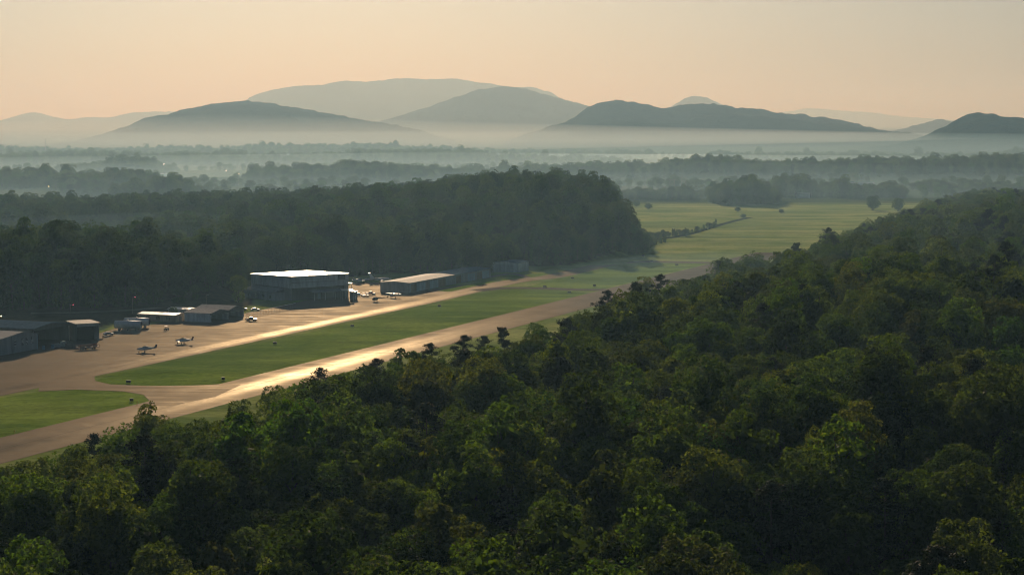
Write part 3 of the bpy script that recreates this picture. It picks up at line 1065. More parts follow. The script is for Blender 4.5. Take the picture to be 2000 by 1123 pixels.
def wood(name, d, hw, pts, label, sp, smin=.7, smax=1.15):
    x0 = W(pts[0][0], d)[0]; x1 = W(pts[-1][0], d)[0]
    X, Y = jitter_points(x0, x1, d - hw, d + hw * .8, sp, rng)
    Z = height(X, Y)
    m = len(X)
    s = rng.uniform(smin, smax, m) * (1 + .25 * _vn(X, Y, 45, 31))
    s = np.where(rng.random(m) < .04, s * 1.3, s)
    scatter(name, np.stack([X, Y, Z], -1), rng.uniform(0, 6.283, m), np.repeat(s[:, None], 3, 1) * [1.2, 1.2, 1],
            rng.choice([0, 1, 2, 4, 5, 6, 9], m).astype(np.int32), SRC, label, 'wood', tone=(.9, .9, .9, 1))


for (nm, d, hw, pts, th) in CRESTS:
    wood('distant_wood', d, hw, pts, WOODW[nm], {'main': 17, 'second': 16, 'right_far': 17, 'valley_right': 13}.get(nm, 11), .6, 1.0)


# hedgerow trees dotted over the valley floor
Xh, Yh = jitter_points(-2000, 2000, 2480, 5000, 26, rng)
pch = 1000 + Xh / Yh * F / CP
okh = (np.abs(pch - 1000) < 1300) & (_vn(Xh, Yh, 130, 71) + .5 * _vn(Xh, Yh, 60, 72) > .12)
Xh, Yh = Xh[okh], Yh[okh]
scatter('distant_wood', np.stack([Xh, Yh, height(Xh, Yh)], -1), rng.uniform(0, 6.283, len(Xh)), np.repeat(rng.uniform(.35, .8, len(Xh))[:, None], 3, 1) * [1.3, 1.3, 1],
        rng.choice([0, 1, 4, 6, 8, 9], len(Xh)).astype(np.int32), SRC, 'hedgerow trees scattered through the misty valley fields', 'trees', tone=(.9, .9, .9, 1))


def copse(pts, d0, d1, label, sp=9.5, smin=.75, smax=1.1, tone=(.85, .85, .85, 1)):
    """a wood whose ground outline follows columns from pts[0] to pts[-1]; rows give its tree tops"""
    xs = [p[0] for p in pts]; ys = [p[1] for p in pts]
    X, Y = jitter_points(W(xs[0], d1)[0], W(xs[-1], d1)[0], d0, d1, sp, rng)
    pc = 1000 + X / Y * F / CP
    ok = (pc > xs[0]) & (pc < xs[-1])
    X, Y, pc = X[ok], Y[ok], pc[ok]
    Z = height(X, Y)
    ht = np.interp(pc, xs, [ZAT(q, (d0 + d1) / 2) for q in ys]) - Z
    s = np.clip(ht / 20.5, .25, 1.7) * rng.uniform(.82, 1.06, len(X))
    scatter('distant_wood', np.stack([X, Y, Z], -1), rng.uniform(0, 6.283, len(X)), np.stack([np.maximum(s, .8), np.maximum(s, .8), s], -1),
            rng.choice([0, 1, 2, 4, 6, 9], len(X)).astype(np.int32), SRC, label, 'wood', tone=tone)


copse([(1383, 366), (1392, 362), (1420, 357), (1450, 352), (1480, 350), (1500, 362), (1524, 372)], 2200, 2330, 'big dark square wood standing at the top of the meadow', tone=(.8, .8, .8, 1))
copse([(1214, 374), (1240, 368), (1270, 371), (1300, 369), (1340, 362), (1358, 372)], 2330, 2400, 'narrow tree belt at the meadow top left of the big wood', smin=.6)
copse([(1366, 372), (1385, 366), (1395, 370)], 2420, 2450, 'small tree group between the belt and the big dark wood')
copse([(1500, 357), (1530, 348), (1560, 345), (1588, 353), (1600, 362), (1630, 356), (1660, 358), (1690, 363), (1740, 358), (1770, 367)], 2430, 2560, 'row of tall hazy trees behind the meadow right of the big wood')
copse([(1780, 360), (1815, 352), (1850, 356), (1880, 365), (1925, 356), (1980, 362), (2100, 358)], 2600, 2700, 'hazy tree line above the wooded hill at the right')
copse([(1630, 352), (1648, 349), (1664, 354)], 2400, 2425, 'single tall rounded tree group beside the white barn roofs', sp=8)

# ------------------------------------------------------------------ mountains
def mountain(pts, d, depth, base_row, label, seed, rough=1.0, mat=None, over=0):
    xs = np.array([p[0] for p in pts], float); ys = np.array([p[1] for p in pts], float)
    cols = np.linspace(xs[0], xs[-1], 260)
    # smooth the traced crest
    P = np.interp(cols, xs, ys)
    k = np.hanning(13); k /= k.sum()
    Pp = np.convolve(np.pad(P, 6, mode='edge'), k, 'valid')
    crest = H + (HZ - Pp) / F * d
    X0 = (cols - 1000) / F * CP
    ts = np.linspace(-1, 1, 80)
    Vv = np.zeros((len(ts), len(cols), 3))
    for a, t in enumerate(ts):
        dd = d + t * depth
        prof = (1 - abs(t)) ** 1.15 * (1.0 if t < 0 else 1)
        x = X0 * d * (1 + t * depth / d * .35)
        y = np.full_like(x, dd)
        sp = _vn(x, y, depth * .32, seed) * .5 + _vn(x, y, depth * .14, seed + 1) * .28 + _vn(x, y, depth * .06, seed + 2) * .12
        amp = crest + 10
        z = -10 + amp * prof * (1 + sp * .75 * rough * (1 - (1 - abs(t)) ** 3))
        fine = _vn(x, y, 60, seed + 3) * 6 + _vn(x, y, 26, seed + 4) * 7
        z = z + fine * prof * min(1, d / 9000)
        Vv[a, :, 0] = x; Vv[a, :, 1] = y; Vv[a, :, 2] = np.maximum(z, -14)
    nr, na = len(ts), len(cols)
    i, j = np.meshgrid(np.arange(nr - 1), np.arange(na - 1), indexing='ij')
    Fc = np.stack([i * na + j, i * na + j + 1, (i + 1) * na + j + 1, (i + 1) * na + j], -1).reshape(-1, 4)
    me = np_mesh('hills', Vv.reshape(-1, 3), Fc, mat or M['hill'], smooth=True)
    o = link('hills', me)
    tag(o, label, 'mountain', kind='structure')


m_, nt_, b_ = newmat('wooded mountain side')
p_ = position(nt_)
nt_.links.new(ramp(nt_, noise(nt_, p_, .012, 8, .7), [(.3, (.018, .028, .012)), (.7, (.055, .065, .025))]), b_.inputs['Base Color'])
b_.inputs['Roughness'].default_value = 1.0
b_.inputs['Specular IOR Level'].default_value = 0.0
bump(nt_, b_, noise(nt_, p_, .03, 6, .7), .8, 18.0)
M['hill'] = m_

mountain([(-500, 262), (-300, 245), (-120, 242), (0, 238), (30, 228), (65, 218), (95, 227), (130, 235), (165, 229), (215, 231), (250, 221), (310, 218), (345, 219), (360, 215), (400, 224), (480, 240), (560, 262), (640, 285)], 25000, 3500, 290, 'faint far mountain chain with a small pointed peak at the far left', 41)
mountain([(380, 285), (440, 235), (478, 196), (500, 185), (520, 178), (590, 168), (620, 169), (670, 159), (720, 161), (780, 152), (830, 154), (900, 154), (935, 161), (960, 164), (1000, 173), (1040, 170), (1055, 176), (1075, 178), (1095, 194), (1140, 206), (1200, 225), (1300, 262), (1380, 285)], 21000, 3200, 290, 'broad flat-topped mountain, the highest and palest of the middle range', 51)
mountain([(600, 285), (680, 262), (740, 240), (800, 222), (860, 202), (880, 194), (940, 176), (985, 169), (1020, 174), (1060, 186), (1100, 195), (1150, 209), (1220, 236), (1330, 268), (1400, 285)], 14500, 2200, 290, 'grey conical mountain with long shoulders in front of the broad one', 61)
mountain([(60, 292), (150, 279), (200, 263), (250, 247), (290, 232), (320, 226), (350, 217), (385, 211), (420, 203), (475, 198), (510, 200), (540, 207), (580, 212), (620, 219), (680, 231), (720, 237), (790, 250), (860, 268), (930, 290)], 9500, 1500, 290, 'dark dome-shaped wooded hill left of the middle', 71)
mountain([(960, 290), (1030, 262), (1080, 246), (1110, 237), (1135, 220), (1160, 204), (1195, 198), (1240, 204), (1270, 207), (1300, 212), (1330, 206), (1370, 203), (1420, 206), (1470, 210), (1500, 217), (1560, 224), (1620, 230), (1660, 240), (1700, 252), (1740, 258), (1780, 262), (1850, 275), (1950, 292)], 9000, 1400, 290, 'long dark wooded ridge right of the middle with a blunt left end', 81)
mountain([(1230, 262), (1270, 232), (1310, 209), (1335, 194), (1355, 187), (1380, 192), (1412, 206), (1460, 222), (1540, 255), (1600, 280)], 19000, 2000, 290, 'small pale peak showing above the long ridge', 91)
mountain([(1380, 262), (1450, 236), (1530, 219), (1580, 211), (1640, 216), (1700, 220), (1760, 228), (1830, 232), (1950, 244), (2100, 240), (2400, 250)], 36000, 4000, 290, 'faintest blue mountain line behind the long ridge at the right', 101)
mountain([(1640, 285), (1700, 270), (1750, 258), (1800, 242), (1835, 233), (1870, 240), (1930, 255), (2050, 280)], 13500, 1800, 290, 'small pale hill between the long ridge and the steep right hill', 111)
mountain([(1600, 312), (1660, 304), (1700, 298), (1740, 289), (1770, 280), (1800, 268), (1830, 254), (1860, 238), (1885, 226), (1910, 217), (1935, 221), (1960, 228), (2000, 232), (2060, 240), (2200, 236), (2400, 260)], 6600, 1000, 300, 'steep dark wooded hill rising at the right edge', 121)

# ------------------------------------------------------------------ buildings
def wall_frame(parent, w, dp, eave, mats, t=.2, skip=()):
    """four walls of a box building: front y=0, back y=dp, left x=0, right x=w"""
    mf, ms = mats
    if 'front' not in skip: MB().box(0, w, 0, t, 0, eave).build('wall', mf, parent)
    if 'back' not in skip: MB().box(0, w, dp - t, dp, 0, eave).build('wall', ms, parent)
    if 'left' not in skip: MB().box(0, t, t, dp - t, 0, eave).build('wall', ms, parent)
    if 'right' not in skip: MB().box(w - t, w, t, dp - t, 0, eave).build('wall', ms, parent)


def loc3(p, z=0.0): return (p[0], p[1], z)


# Local frame of an aligned building: x along the runway, y away from it (towards the wood)
# --- big hangar
B = np.array([-113.6, 1023.0]); e1 = np.array([.775, .632])
hz_yaw = math.atan2(e1[1], e1[0])
bh = empty('hangar', loc3(B), hz_yaw, 'largest hangar with a blazing flat metal roof and two-tier grey walls', 'hangar')
w, dp = 35.0, 39.0
MB().prism([(-.5, 12.55), (39.6, 11.65), (39.6, 11.95), (-.5, 12.85)], 'x', -.6, 35.6).build('roof', M['roof_shiny'], bh)
MB().box(-.3, w + .3, -.3, 0, 6.6, 12.5).build('wall', M['wall_pale'], bh)
MB().box(-.3, 0, 0, dp, 6.6, 11.6).build('wall', M['wall_pale'], bh)
MB().box(w, w + .3, 0, dp, 0, 11.6).build('wall', M['wall_pale'], bh)
MB().box(0, w, dp, dp + .3, 0, 11.6).build('wall', M['wall_grey'], bh)
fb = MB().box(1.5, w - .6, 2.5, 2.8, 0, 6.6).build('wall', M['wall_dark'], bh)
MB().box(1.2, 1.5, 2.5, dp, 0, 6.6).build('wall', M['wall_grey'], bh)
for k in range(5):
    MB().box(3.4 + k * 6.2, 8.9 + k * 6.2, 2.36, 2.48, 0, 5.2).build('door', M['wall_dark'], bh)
MB().box(-.36, w + .36, -.42, -.31, 9.2, 9.5).build('trim', M['wall_grey'], bh)
MB().box(28.5, 33.2, -.37, -.305, 9.6, 12.2).build('window', M['wall_dark'], bh)
MB().prism([(-6.0, 4.1), (2.4, 5.0), (2.4, 5.2), (-6.0, 4.3)], 'x', 10, 30).build('canopy', M['roof_grey'], bh)
for xx_ in (10.3, 16.8, 23.2, 29.7):
    MB().box(xx_ - .12, xx_ + .12, -5.9, -5.66, 0, 4.1).build('post', M['trim'], bh)
MB().box(17.5, 19.4, 2.2, 2.34, 0, 3.2).build('door', M['door_blue'], bh)
# lean-to along the left side
MB().prism([(-7.0, 4.2), (-.32, 6.0), (-.32, 6.2), (-7.0, 4.4)], 'y', 6, 36).build('lean_to_roof', M['roof_grey'], bh)
MB().box(-6.8, -6.6, 6.2, 35.8, 0, 4.2).build('wall', M['wall_pale'], bh)
MB().box(-6.6, -.4, 6.2, 6.4, 0, 4.3).build('wall', M['wall_grey'], bh)
for k in range(4):
    MB().box(-6.86, -6.81, 9 + k * 7, 10.6 + k * 7, 1.2, 2.6).build('window', M['glass'], bh)

# --- fuel shed and canopies to the right of the hangar
pt = G(692, 586)
fs = empty('fuel_shed', loc3(pt), RYAW, 'small dark fuel shed with a glinting flat roof right of the big hangar', 'shed')
wall_frame(fs, 3.6, 2.6, 4.3, (M['wall_dark'], M['wall_dark']))
MB().box(-.4, 4.0, -.4, 3.0, 4.3, 4.5).build('roof', M['roof_shiny'], fs)
MB().box(1.2, 2.1, -.05, -.01, 0, 2.1).build('door', M['wall_grey'], fs)
pt = G(682, 588)
cn = empty('canopy', loc3(pt), RYAW + .55, 'bright white lean canopy reaching out from the hangar over the fuel shed', 'canopy')
MB().prism([(-2.5, 5.3), (4, 5.75), (4, 5.9), (-2.5, 5.45)], 'x', -1, 7.5).build('roof', M['roof_shiny'], cn)
for (a, b_2) in ((-.6, -2.1), (7.1, -2.1), (-.6, 3.6), (7.1, 3.6)):
    MB().box(a - .1, a + .1, b_2 - .1, b_2 + .1, 0, 5.5).build('post', M['steel'], cn)
pt = G(684, 581)
c2 = empty('canopy', loc3(pt), RYAW + .55, 'small glinting upper canopy hung by the hangar corner', 'canopy')
MB().prism([(-1.0, 7.4), (2.2, 7.62), (2.2, 7.75), (-1.0, 7.55)], 'x', -.5, 2.4).build('roof', M['roof_shiny'], c2)
for (a, b_2) in ((-.3, -.8), (2.2, -.8)):
    MB().box(a - .08, a + .08, b_2 - .08, b_2 + .08, 0, 7.45).build('post', M['steel'], c2)


def gable(name, org, yaw, w, dp, eave, ridge, wall, roof, label, cat, open_front=False, along='depth', front=None, over=.4):
    """gable building; along='depth': the ridge runs away from the front, so the front is a gable end"""
    r = empty(name, loc3(org), yaw, label, cat)
    t = .2
    if along == 'depth':
        out = [(0, 0), (w, 0), (w, eave), (w / 2, ridge), (0, eave)]
        if open_front:
            MB().prism([(0, eave - .9), (w, eave - .9), (w, eave), (w / 2, ridge), (0, eave)], 'y', 0, t).build('gable', front or wall, r)
            MB().box(0, .35, 0, t, 0, eave - .9).build('post', M['trim'], r)
            MB().box(w - .35, w, 0, t, 0, eave - .9).build('post', M['trim'], r)
        else:
            MB().prism(out, 'y', 0, t).build('wall', front or wall, r)
        MB().prism(out, 'y', dp - t, dp).build('wall', wall, r)
        MB().box(0, t, t, dp - t, 0, eave).build('wall', wall, r)
        MB().box(w - t, w, t, dp - t, 0, eave).build('wall', wall, r)
        k = (ridge - eave) / (w / 2)
        MB().prism([(-over, eave - k * over + .02), (w / 2, ridge + .02), (w / 2, ridge + .2), (-over, eave - k * over + .2)], 'y', -over, dp + over).build('roof', roof, r)
        MB().prism([(w / 2, ridge + .02), (w + over, eave - k * over + .02), (w + over, eave - k * over + .2), (w / 2, ridge + .2)], 'y', -over, dp + over).build('roof', roof, r)
    else:
        out = [(0, 0), (dp, 0), (dp, eave), (dp / 2, ridge), (0, eave)]
        MB().prism(out, 'x', 0, t).build('wall', wall, r)
        MB().prism(out, 'x', w - t, w).build('wall', wall, r)
        MB().box(t, w - t, 0, t, 0, eave).build('wall', front or wall, r)
        MB().box(t, w - t, dp - t, dp, 0, eave).build('wall', wall, r)
        k = (ridge - eave) / (dp / 2)
        MB().prism([(-over, eave - k * over + .02), (dp / 2, ridge + .02), (dp / 2, ridge + .2), (-over, eave - k * over + .2)], 'x', -over, w + over).build('roof', roof, r)
        MB().prism([(dp / 2, ridge + .02), (dp + over, eave - k * over + .02), (dp + over, eave - k * over + .2), (dp / 2, ridge + .2)], 'x', -over, w + over).build('roof', roof, r)
    return r


A_ = np.array
# --- the two white hangars
o1 = A_(G(412, 630))
g1 = gable('hangar', o1, RYAW, 15.8, 14.0, 4.1, 5.4, M['wall_white'], M['roof_grey'], 'white open-fronted hangar with a blue-shaded side wall, front one of the pair', 'hangar', True, front=M['wall_dark'])
MB().box(.4, 15.4, 9.0, 9.1, 0, 3.9).build('dark_interior', M['inside'], g1)  # dark sheet set in for the hangar's unlit depth
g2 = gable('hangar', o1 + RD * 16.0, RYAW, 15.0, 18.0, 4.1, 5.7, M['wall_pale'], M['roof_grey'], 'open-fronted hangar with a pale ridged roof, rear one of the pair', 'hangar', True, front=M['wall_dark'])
MB().box(.4, 14.6, 9.0, 9.1, 0, 3.9).build('dark_interior', M['inside'], g2)
# --- long low sheds with shining roofs
o = A_(G(343, 629.5)) + ND * 20
s1 = gable('shed', o - ND * 20, RYAW, 9.0, 20.0, 3.2, 3.75, M['wall_tan'], M['roof_shiny'], 'long low brown shed with a gleaming roof left of the white hangar', 'shed', along='depth')
o = A_(G(396, 618.5))
s2_ = gable('shed', o, RYAW, 8.0, 19.0, 3.0, 3.5, M['wall_grey'], M['roof_shiny'], 'long low grey shed with a gleaming roof behind the white hangar', 'shed', along='depth')
for sh, dn in ((s1, 3), (s2_, 3)):
    for k in range(dn):
        MB().box(-.06, -.01, 3 + k * 5.5, 5 + k * 5.5, .9, 2.2).build('window', M['glass'], sh)
    MB().box(3, 5.4, -.06, -.01, 0, 2.3).build('door', M['wall_dark'], sh)
# --- T-hangar row: two blocks
tn_ = A_(G(800, 572))
for (off, L, eave, rm, lab, doors) in ((0.0, 61.0, 5.2, 'roof_tan', 'long tan-roofed row hangar with two pale blue doors', (10, 27)), (61.4, 56.0, 5.1, 'roof_blue', 'blue-roofed row hangar in shade adjoining the tan one, with two pale doors', (20, 42))):
    t_ = gable('row_hangar', tn_ + RD * off, RYAW, L, 17.5, eave, eave + .62, M['wall_grey'], M[rm], lab, 'hangar', along='width')
    for dx in doors:
        MB().box(dx, dx + 11, -.08, -.01, 0, 4.3).build('door', M['door_blue'], t_)
    for dx in ((1.5, 40) if off == 0 else (3, 34)):
        MB().box(dx, dx + 9 if dx > 5 else dx + 7, -.06, -.01, 0, 4.3).build('door', M['wall_tan'], t_)
# --- far white hangar
fh = gable('hangar', A_(G(1012, 532.5)), RYAW, 18.0, 17.0, 5.6, 6.6, M['wall_white'], M['roof_blue'], 'far white hangar with a blue roof at the end of the row', 'hangar', along='width')
MB().box(-.06, -.01, 3, 14, 0, 4.6).build('door', M['wall_pale'], fh)
# --- big open shed at the left and its flat-roofed neighbour
a2 = gable('hangar', A_([-197.0, 815.0]), RYAW, 26.0, 34.0, 7.4, 8.7, M['wall_dark'], M['roof_blue'], 'dull blue-roofed open hangar behind the windowed shed at the left', 'hangar', True, front=M['wall_dark'])
MB().box(.4, 25.6, 12, 12.1, 0, 7.2).build('dark_interior', M['inside'], a2)
a1p = A_([-183.4, 833.5]); e = A_([.862, .507])
a1 = empty('hangar', loc3(a1p), math.atan2(e[1], e[0]), 'dark open shed with a sunlit flat roof beside the blue-roofed hangar', 'hangar')
MB().box(0, 10, 11.7, 12, 0, 7.4).build('wall', M['wall_dark'], a1)
MB().box(0, .25, 0, 11.7, 0, 7.4).build('wall', M['wall_dark'], a1)
MB().box(9.75, 10, 0, 11.7, 0, 7.4).build('wall', M['wall_grey'], a1)
MB().prism([(-.5, 7.45), (12.5, 7.75), (12.5, 8.0), (-.5, 7.7)], 'x', -.5, 10.5).build('roof', M['roof_tan'], a1)
MB().box(.25, 9.75, 0, .2, 6.3, 7.4).build('fascia', M['wall_grey'], a1)
MB().box(.3, 9.7, 6, 6.1, 0, 7.2).build('dark_interior', M['inside'], a1)
# --- windowed shed at the left edge
sb0 = A_(G(73.4, 681.5))
SBL = 34.0
sb = empty('shed', loc3(sb0 - RD * SBL), RYAW, 'pale grey workshop shed with four columns of broken window panes', 'shed')
pts = [(0, 0), (SBL, 0), (SBL, 6.3), (SBL - 9.5, 7.9), (0, 5.6)]
MB().prism(pts, 'y', 0, .2).build('wall', M['wall_grey'], sb)
MB().prism(pts, 'y', 15.8, 16).build('wall', M['wall_grey'], sb)
MB().box(0, .2, .2, 15.8, 0, 5.6).build('wall', M['wall_grey'], sb)
MB().box(SBL - .2, SBL, .2, 15.8, 0, 6.3).build('wall', M['wall_grey'], sb)
MB().prism([(-.4, 5.56), (SBL - 9.5, 7.95), (SBL - 9.5, 8.13), (-.4, 5.75)], 'y', -.4, 16.4).build('roof', M['roof_grey'], sb)
MB().prism([(SBL - 9.5, 7.95), (SBL + .4, 6.25), (SBL + .4, 6.43), (SBL - 9.5, 8.13)], 'y', -.4, 16.4).build('roof', M['roof_grey'], sb)
MB().box(SBL - .5, SBL + .03, -.12, -.01, 0, 6.1).build('trim', M['door_blue'], sb)
MB().box(SBL - 17.6, SBL - 17.3, -.1, -.01, 0, 6.9).build('downpipe', M['wall_dark'], sb)
for k, x_ in enumerate((15.2, 10.2, 7.4, 3.6)):
    x_ = SBL - x_
    wf = MB().box(x_ - .75, x_ + .75, -.05, -.01, 2.6, 5.4).build('window', M['wall_dark'], sb)
    pm = MB()
    for i_ in range(2):
        for j_ in range(5):
            if random.random() < .3: continue
            pm.box(x_ - .66 + i_ * .68, x_ - .06 + i_ * .68, -.075, -.052, 2.7 + j_ * .53, 3.15 + j_ * .53)
    pm.build('pane', M['trim'], wf)  # white colour stands for daylight showing through the panes

# --- tanks
def tank(org, yaw, L, r, label, dark_end):
    t = empty('fuel_tank', loc3(org), yaw, label, 'tank', 'fuel tanks beside the sheds')
    b = MB(); b.tube([(0, 0, r + .9), (.25, 0, r + .9), (L - .25, 0, r + .9), (L, 0, r + .9)], [r * .8, r, r, r * .8], 24)
    s_ = b.build('shell', M['tank'], t, True)
    m = MB(); m.tube([(L + .01, 0, r + .9), (L + .12, 0, r + .9)], [r * .78, r * .7], 20); m.build('end_cap', M['wall_dark'], t)
    for q in (.18, .5, .82):
        MB().box(L * q - .25, L * q + .25, -r * .8, r * .8, 0, 1.15).build('saddle', M['concrete'], t)
    m = MB(); m.tube([(L * .5, 0, 2 * r + .85), (L * .5, 0, 2 * r + 1.25)], .35, 12); m.build('hatch', M['steel'], t)
    return t


tank(G(224, 645), -.10, 12.2, 1.75, 'front white cylindrical fuel tank lying beside the apron', True)
tank(G(243, 639), -.10, 11.6, 1.7, 'white cylindrical fuel tank half hidden behind the front one', True)

# --- valley houses and barns
def barn(px, py, d, wpx, eave, label, roof, name='barn'):
    x = ray(px, py)[0] / ray(px, py)[1] * d
    z = float(height(A_([x]), A_([d]))[0])
    wd = wpx / F * d
    g = gable(name, (x - wd / 2, d), 0.0, wd, 12, eave, eave + 1.6, M['wall_white'], M[roof], label, 'building', along='width')
    g.location.z = z
    return g


barn(1591, 360, 2620, 12, 9, 'small bright barn roof between two tall hazy trees', 'roof_shiny')
barn(1675, 360, 2640, 66, 9, 'long bright barn roof behind the tree row', 'roof_shiny')
barn(1570, 384, 2405, 24, 4.5, 'pale low farmhouse under the tall tree row', 'roof_grey', 'farmhouse')
barn(1036, 317, 3140, 9, 6, 'tiny white roofed house in the mid valley', 'roof_shiny', 'farmhouse')
barn(318, 321, 3550, 12, 5, 'tiny bright roofed house on the field slope at the left', 'roof_shiny', 'farmhouse')
barn(1905, 350, 2720, 18, 7, 'pale barn half sunk in the trees at the right', 'roof_grey')

# ------------------------------------------------------------------ aircraft
def airplane(org, yaw, label, low=True, trim='navy', s=1.0, tail='plain'):
    a = empty('light_aircraft', loc3(org, .08), yaw, label, 'aircraft', 'light aircraft parked on the apron')
    a.scale = (s, s, s)
    zc = 1.35
    f = MB().loft([(-4.5, zc + .35, .06, .10), (-3.6, zc + .28, .20, .26), (-2.2, zc + .18, .36, .45), (-.9, zc + .12, .54, .64), (.3, zc + .05, .58, .66), (1.2, zc, .56, .56), (2.1, zc - .02, .50, .48), (2.75, zc - .04, .36, .34), (3.0, zc - .05, .14, .14)], 14)
    fu = f.build('fuselage', M['white'], a, True)
    MB().loft([(-4.0, zc + .31, .155, .06), (-2.2, zc + .14, .38, .07), (.3, zc - .05, .595, .08), (2.2, zc - .1, .51, .08)], 14).build('stripe', M[trim], fu, True)
    MB().loft([(-1.5, zc + .62, .12, .06), (-.9, zc + .78, .42, .16), (-.1, zc + .84, .50, .30), (.6, zc + .72, .48, .28), (1.3, zc + .5, .38, .10)], 12).build('canopy', M['glass'], a, True)
    wz = zc - .42 if low else zc + .95
    dz = .45 if low else .12
    for sgn in (1, -1):
        ro, ti = .78, .52
        vs = []
        for (y_, c, z_, xo) in ((.35, ro, wz, .35), (5.0, ti, wz + dz, .25)):
            for (dx, t_) in ((c, 0), (c * .4, .10), (-c * .9, .0), (c * .4, -.05)):
                vs.append((xo + dx, sgn * y_, z_ + t_))
        fcs = [(0, 1, 5, 4), (1, 2, 6, 5), (2, 3, 7, 6), (3, 0, 4, 7), (0, 3, 2, 1), (4, 5, 6, 7)]
        if sgn < 0: fcs = [q[::-1] for q in fcs]
        MB().add(vs, fcs).build('wing', M['white'], a)
        if not low:
            m = MB(); m.tube([(.4, sgn * .5, zc - .4), (.35, sgn * 2.4, wz + .02)], .05, 6); m.build('wing_strut', M['white'], a)
        m = MB()
        m.tube([(.1, sgn * (1.5 if low else 1.0), zc - .4), (.0, sgn * (1.5 if low else 1.15), .3)], .06, 6)
        lg = m.build('landing_gear', M['steel'], a)
        m = MB(); m.tube([(0, sgn * (1.42 if low else 1.08), .26), (0, sgn * (1.58 if low else 1.24), .26)], .26, 14); m.build('wheel', M['black'], lg)
    m = MB(); m.tube([(2.3, 0, zc - .4), (2.35, 0, .28)], .05, 6); lg = m.build('nose_gear', M['steel'], a)
    m = MB(); m.tube([(2.35, -.07, .23), (2.35, .07, .23)], .23, 14); m.build('wheel', M['black'], lg)
    MB().prism([(-4.65, zc + .3), (-3.2, zc + .42), (-3.95, zc + 1.0), (-4.35, zc + 1.75), (-4.95, zc + 1.75)], 'y', -.05, .05).build('fin', M[trim], a)
    MB().prism([(-3.55, 0), (-3.75, 1.6), (-4.5, 1.6), (-4.55, 0), (-4.5, -1.6), (-3.75, -1.6)], 'z', zc + .36, zc + .43).build('tailplane', M['white'], a)
    m = MB(); m.loft([(2.98, zc - .05, .13, .13), (3.15, zc - .05, .10, .10), (3.3, zc - .05, .02, .02)], 10)
    pr = m.build('spinner', M['steel'], a, True)
    MB().box(3.02, 3.07, -.09, .09, zc - .98, zc + .88).build('propeller', M['black'], pr)
    return a


airplane(G(283, 688), math.radians(190), 'small low-wing plane with a dark tail fin parked nearest on the apron', trim='navy')
airplane(G(357, 671.5), math.radians(168), 'low-wing plane with a glinting back, further along the apron', trim='maroon')
airplane(G(769, 582), math.radians(-125), 'high-wing plane with sun-caught wing tip near the row hangar', low=False, trim='cardark')
airplane(G(703, 552), math.radians(35), 'small grey plane parked in shade behind the fuel shed', trim='navy', s=1.0)
airplane(G(719, 551), math.radians(150), 'small plane parked in shade beside the long pale jet', trim='cardark', s=1.0)

# business aircraft with a swept fin in the shade
j = empty('jet_aircraft', loc3(G(745, 552), .05), math.radians(8), 'long pale plane with a swept fin parked in shade before the wood', 'aircraft')
MB().loft([(-6.2, 2.5, .1, .12), (-4.8, 2.3, .42, .48), (-3, 2.1, .72, .76), (0, 2.0, .82, .84), (3.2, 2.0, .82, .82), (4.6, 1.9, .62, .62), (5.6, 1.75, .3, .3), (5.9, 1.7, .05, .06)], 16).build('fuselage', M['white'], j, True)
MB().prism([(-6.4, 2.4), (-3.9, 2.7), (-5.2, 4.1), (-6.4, 5.6), (-7.6, 5.6), (-6.9, 4.0)], 'y', -.07, .07).build('fin', M['white'], j)
MB().prism([(-6.3, 0), (-6.8, 2.1), (-7.5, 2.1), (-7.3, 0), (-7.5, -2.1), (-6.8, -2.1)], 'z', 5.5, 5.6).build('tailplane', M['white'], j)
for sgn in (1, -1):
    MB().prism([(1.6, sgn * .5), (.2, sgn * 6.2), (-.9, sgn * 6.2), (-1.2, sgn * .5)][::sgn], 'z', 1.45, 1.62).build('wing', M['white'], j)
    m = MB(); m.tube([(-4.4, sgn * 1.25, 2.5), (-4.1, sgn * 1.25, 2.5), (-2.6, sgn * 1.25, 2.5), (-2.3, sgn * 1.25, 2.5)], [.26, .38, .38, .3], 14); m.build('engine', M['steel'], j, True)
    m = MB(); m.tube([(-.6, sgn * 1.5, 1.5), (-.6, sgn * 1.5, .3)], .07, 6); lg = m.build('landing_gear', M['steel'], j)
    m = MB(); m.tube([(-.6, sgn * 1.4, .3), (-.6, sgn * 1.6, .3)], .3, 12); m.build('wheel', M['black'], lg)
m = MB(); m.tube([(4.2, 0, 1.4), (4.2, 0, .3)], .06, 6); lg = m.build('nose_gear', M['steel'], j)
m = MB(); m.tube([(4.2, -.1, .25), (4.2, .1, .25)], .25, 12); m.build('wheel', M['black'], lg)
MB().box(4.3, 4.9, -.5, .5, 2.25, 2.5).build('windscreen', M['glass'], j)

# helicopter
hp = empty('helicopter', loc3(G(734, 589.5), .05), math.radians(197), 'dark small helicopter on skids with its tail towards the row hangar', 'helicopter')
MB().loft([(-1.3, 1.75, .30, .40), (-.8, 1.6, .62, .78), (0, 1.55, .74, .92), (.9, 1.45, .72, .84), (1.6, 1.3, .48, .55), (2.0, 1.2, .12, .14)], 14).build('cabin', M['cardark'], hp, True)
MB().loft([(.5, 1.7, .7, .66), (1.1, 1.6, .66, .62), (1.75, 1.42, .42, .4)], 12).build('windscreen', M['glass'], hp, True)
m = MB(); m.tube([(-1.0, 0, 1.85), (-4.0, 0, 2.0), (-6.3, 0, 2.15)], [.28, .16, .10], 10); m.build('tail_boom', M['cardark'], hp, True)
MB().prism([(-6.5, 2.1), (-6.0, 2.1), (-6.3, 3.0), (-6.7, 3.0)], 'y', -.04, .04).build('fin', M['cardark'], hp)
m = MB(); m.tube([(0, 0, 2.3), (0, 0, 3.0)], .14, 10); ms_ = m.build('mast', M['steel'], hp)
